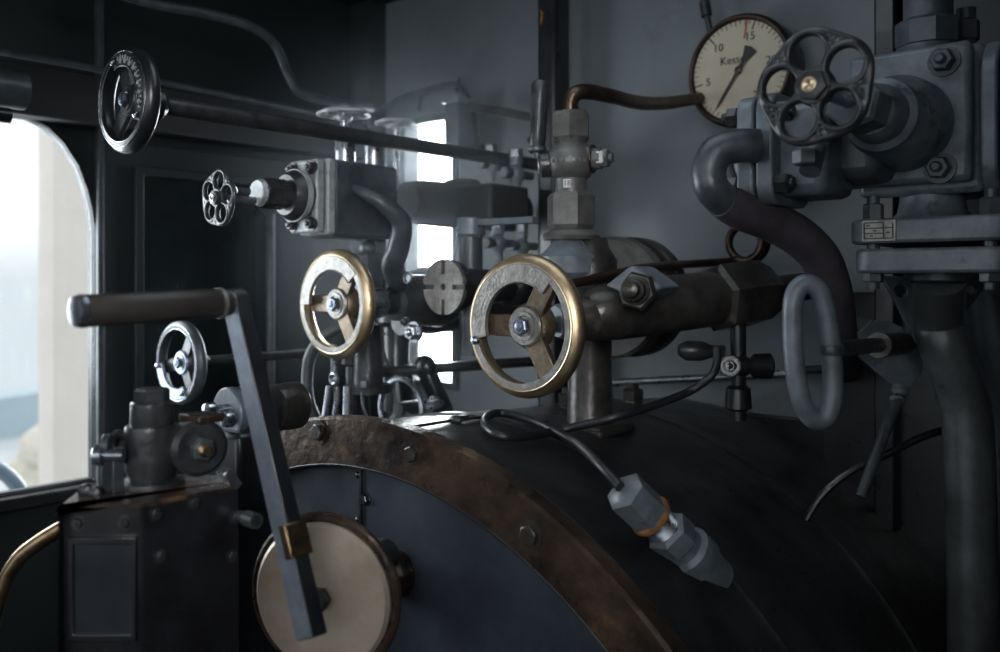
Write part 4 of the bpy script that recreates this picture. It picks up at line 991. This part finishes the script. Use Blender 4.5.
# drum with studs behind
dD = 1.16
A = pd(226, 414, dD); B = along(A, YA, 270)
T = Thing('pump_drum', 'dark drum with a studded flange, behind the lever arm', 'pump', A-ZA*.05)
L = (B-A).length; Rr_ = .034
T.part('flange', MB().lathe(A, YA, [(0, .010), (0, Rr_-.002), (.002, Rr_), (.012, Rr_), (.014, Rr_-.004)], 40), GREY)
T.part('drum', MB().lathe(A+YA*.012, YA, [(0, Rr_*.9), (.02, Rr_*1.05), (L*.5, Rr_*1.1), (L*.52, Rr_*.95), (L, Rr_*.95), (L+.01, Rr_*.8)], 40), IRON)
for px, py in ((205, 411), (223, 420)):
    P = pd(px, py, dD-.025); m = MB(); m.lathe(P, YA, [(0, .004), (.001, .0095), (.004, .0105), (.012, .0105), (.012, .006), (.045, .006)], 20); T.part('stud', m, BRIGHT)
m = MB().lathe(pd(272, 408, 1.2), YA, [(0, .012), (.004, .028), (.02, .032), (.04, .032), (.052, .02)], 36); T.part('end_dome', m, OILY)
m = MB(); a = pd(262, 440, 1.16); a = pd(240, 440, 1.16); m.box(V((a.x, a.y, 1.36)), (.08, .06, .10)); T.part('pedestal', m, BLACK, bevel=.008)
m = MB(); m.box(V((a.x, a.y+.01, .66)), (.06, .07, 1.32)); T.part('leg', m, BLACK, bevel=.004)

# brass curved rail bottom left
solo('brass_rail', 'curved brass-coloured rail at the bottom left corner', 'rail', MB().tube([pd(x, y, 1.0) for x, y in ((-12, 640), (2, 590), (18, 560), (38, 543), (62, 528), (90, 512))], .0085, 16), BRASSD)

# ================================================================ BACKGROUND CLUTTER UNDER THE SMALLER BRASS WHEEL
solo('loop_hose', 'dark hose curving down under the smaller brass handwheel', 'hose', MB().tube([pd(x, y, 1.68) for x, y in ((345, 325), (322, 338), (310, 356), (307, 380), (309, 402), (318, 425), (330, 450))], .011, 14), GREYD)
P = pd(334, 379, 1.62); T = Thing('eye_link', 'thin hanging link with an eye below the smaller brass handwheel', 'link', P)
T.part('upper_rod', MB().tube([pd(333, 345, 1.62), pd(334, 360, 1.62), pd(334, 372, 1.62)], .006, 10), STEEL)
T.part('eye', MB().torus(P, YA, .009, .004, 24, 8).ball(P+YA*.005, .006), STEEL)
T.part('lower_rod', MB().tube([pd(336, 386, 1.62), pd(337, 400, 1.62), pd(332, 430, 1.62)], .005, 10), STEEL)
solo('small_rod', 'pale short rod standing beside the hanging eye link', 'rod', MB().cyl(pd(329, 386, 1.6), pd(323, 430, 1.6), .0055, n=12), STEEL)
solo('stub_rod', 'pale short upright pipe end right of the hanging eye link', 'rod', MB().cyl(pd(348, 386, 1.55), pd(347, 432, 1.55), .0085, n=14), STEEL)
m = MB(); c = pd(355, 345, 1.7); m.cyl(c-ZA*.22, c+ZA*.04, .018); m.lathe(c, ZA, [(-.04, .018), (-.035, .026), (-.015, .026), (-.01, .018)], 20)
solo('valve_leg', 'dark upright pipe under the globe valve', 'pipe', m, IRON)
m = MB(); m.tube([pd(374, 318, 1.75), pd(381, 345, 1.75), pd(388, 366, 1.75)], .0035, 8); m.bar(pd(389, 366, 1.75), pd(360, 370, 1.72), .012, .006); m.bar(pd(378, 334, 1.75), pd(388, 334, 1.75), .006, .005)
solo('angle_stay', 'thin pale angled stay right below the smaller brass handwheel', 'stay', m, STEEL)
m = MB(); c = pd(396, 312, 1.85); m.lathe(c, -ZA, [(0, .04), (.02, .042), (.03, .030), (.10, .027), (.12, .036), (.20, .036)], 24)
solo('dark_standpipe', 'dark standpipe left of the lower bright window gap', 'pipe', m, BLACK)
A = pd(352, 374, 1.8); B = pd(540, 361, 1.9)
T = Thing('cross_bar', 'black round bar crossing the lower bright window gap', 'bar', (A+B)/2)
T.part('bar', MB().cyl(A, B, .011, n=16), BLACK)
q_ = pd(425, 367, 1.84); T.part('joint', MB().ball(q_, .026, YA, 18, 8, .8), BLACK)
T.part('arm', MB().bar(q_, pd(446, 416, 1.84), .03, .03, up=YA), BLACK, bevel=.003)
P = pd(401, 409, 1.72); R = 30*1.72/900
T = Thing('handwheel', 'plain thin-rimmed handwheel half sunk behind the boiler top', 'handwheel', P)
T.part('rim', MB().torus(P, YA, R, .0058, 48, 10), STEEL)
m = MB()
for a in (80, 200, 320): t = radians(a+20); m.bar(P, P+(XA*cos(t)+ZA*sin(t))*R, .008, .006, up=YA)
T.part('spokes', m, GREYD); T.part('hub', MB().lathe(P-YA*.008, YA, [(0, .014), (.02, .014), (.09, .010)], 18), IRON)
solo('bolt_cap', 'bright small bolt cap on the boiler near the thin-rimmed wheel', 'bolt', MB().bolt(pd(434, 404, 1.5), (ZA*.9-YA*.3), .012, .010), STEEL)
m = MB(); m.tube([pd(362, 392, 1.6), pd(363, 405, 1.6), pd(368, 420, 1.6)], .003, 8).hexn(pd(365, 388, 1.6), pd(365, 380, 1.6), .010)
solo('small_union', 'small pale union with a thin tube left of the thin-rimmed wheel', 'pipe fitting', m, STEEL)
m = MB(); m.bolt(pd(414, 332, 1.62), -YA, .014, .014)
solo('side_bolt', 'pale bolt head just below the slotted disc', 'bolt', m, STEEL)
m = MB(); m.cyl(pd(465, 300, 1.7), pd(466, 345, 1.7), .0095, n=14)
solo('pale_rod', 'short pale upright rod between slotted disc and larger brass handwheel', 'rod', m, GREY)
T = Thing('lower_chest', 'dark lumpy casting below the slotted disc', 'valve chest', pd(440, 330, 1.8))
m = MB(); a = pd(400, 322, 1.78); m.cyl(a, a+YA*.3, .026, n=20); m.ball(pd(430, 300, 1.88), .072, n=24, m=12)
T.part('casting', m, IRON)

# ================================================================ thin steam haze hanging by the front window
hm = bpy.data.materials.new('thin_steam'); hm.use_nodes = True; t = hm.node_tree; t.nodes.clear()
o = t.nodes.new('ShaderNodeOutputMaterial'); vs = t.nodes.new('ShaderNodeVolumeScatter'); vs.inputs['Anisotropy'].default_value = .6
tc = t.nodes.new('ShaderNodeTexCoord'); mp = t.nodes.new('ShaderNodeMapping'); mp.inputs['Scale'].default_value = (1/.46, 1/.46, 1/.46)
gr = t.nodes.new('ShaderNodeTexGradient'); gr.gradient_type = 'QUADRATIC_SPHERE'; mu = t.nodes.new('ShaderNodeMath'); mu.operation = 'MULTIPLY'; mu.inputs[1].default_value = HAZE
t.links.new(tc.outputs['Object'], mp.inputs[0]); t.links.new(mp.outputs[0], gr.inputs[0]); t.links.new(gr.outputs['Fac'], mu.inputs[0]); t.links.new(mu.outputs[0], vs.inputs['Density'])
vs.inputs['Color'].default_value = (.82, .92, 1, 1); t.links.new(vs.outputs[0], o.inputs['Volume'])
hz_ = solo('steam_haze', 'thin bluish haze hanging in the cab around the bright front window', 'haze', MB().box((-1.28, 1.18, 1.78), (1.12, .92, 1.12)), hm, origin=(-1.20, 1.22, 1.71)); hz_['kind'] = 'stuff'
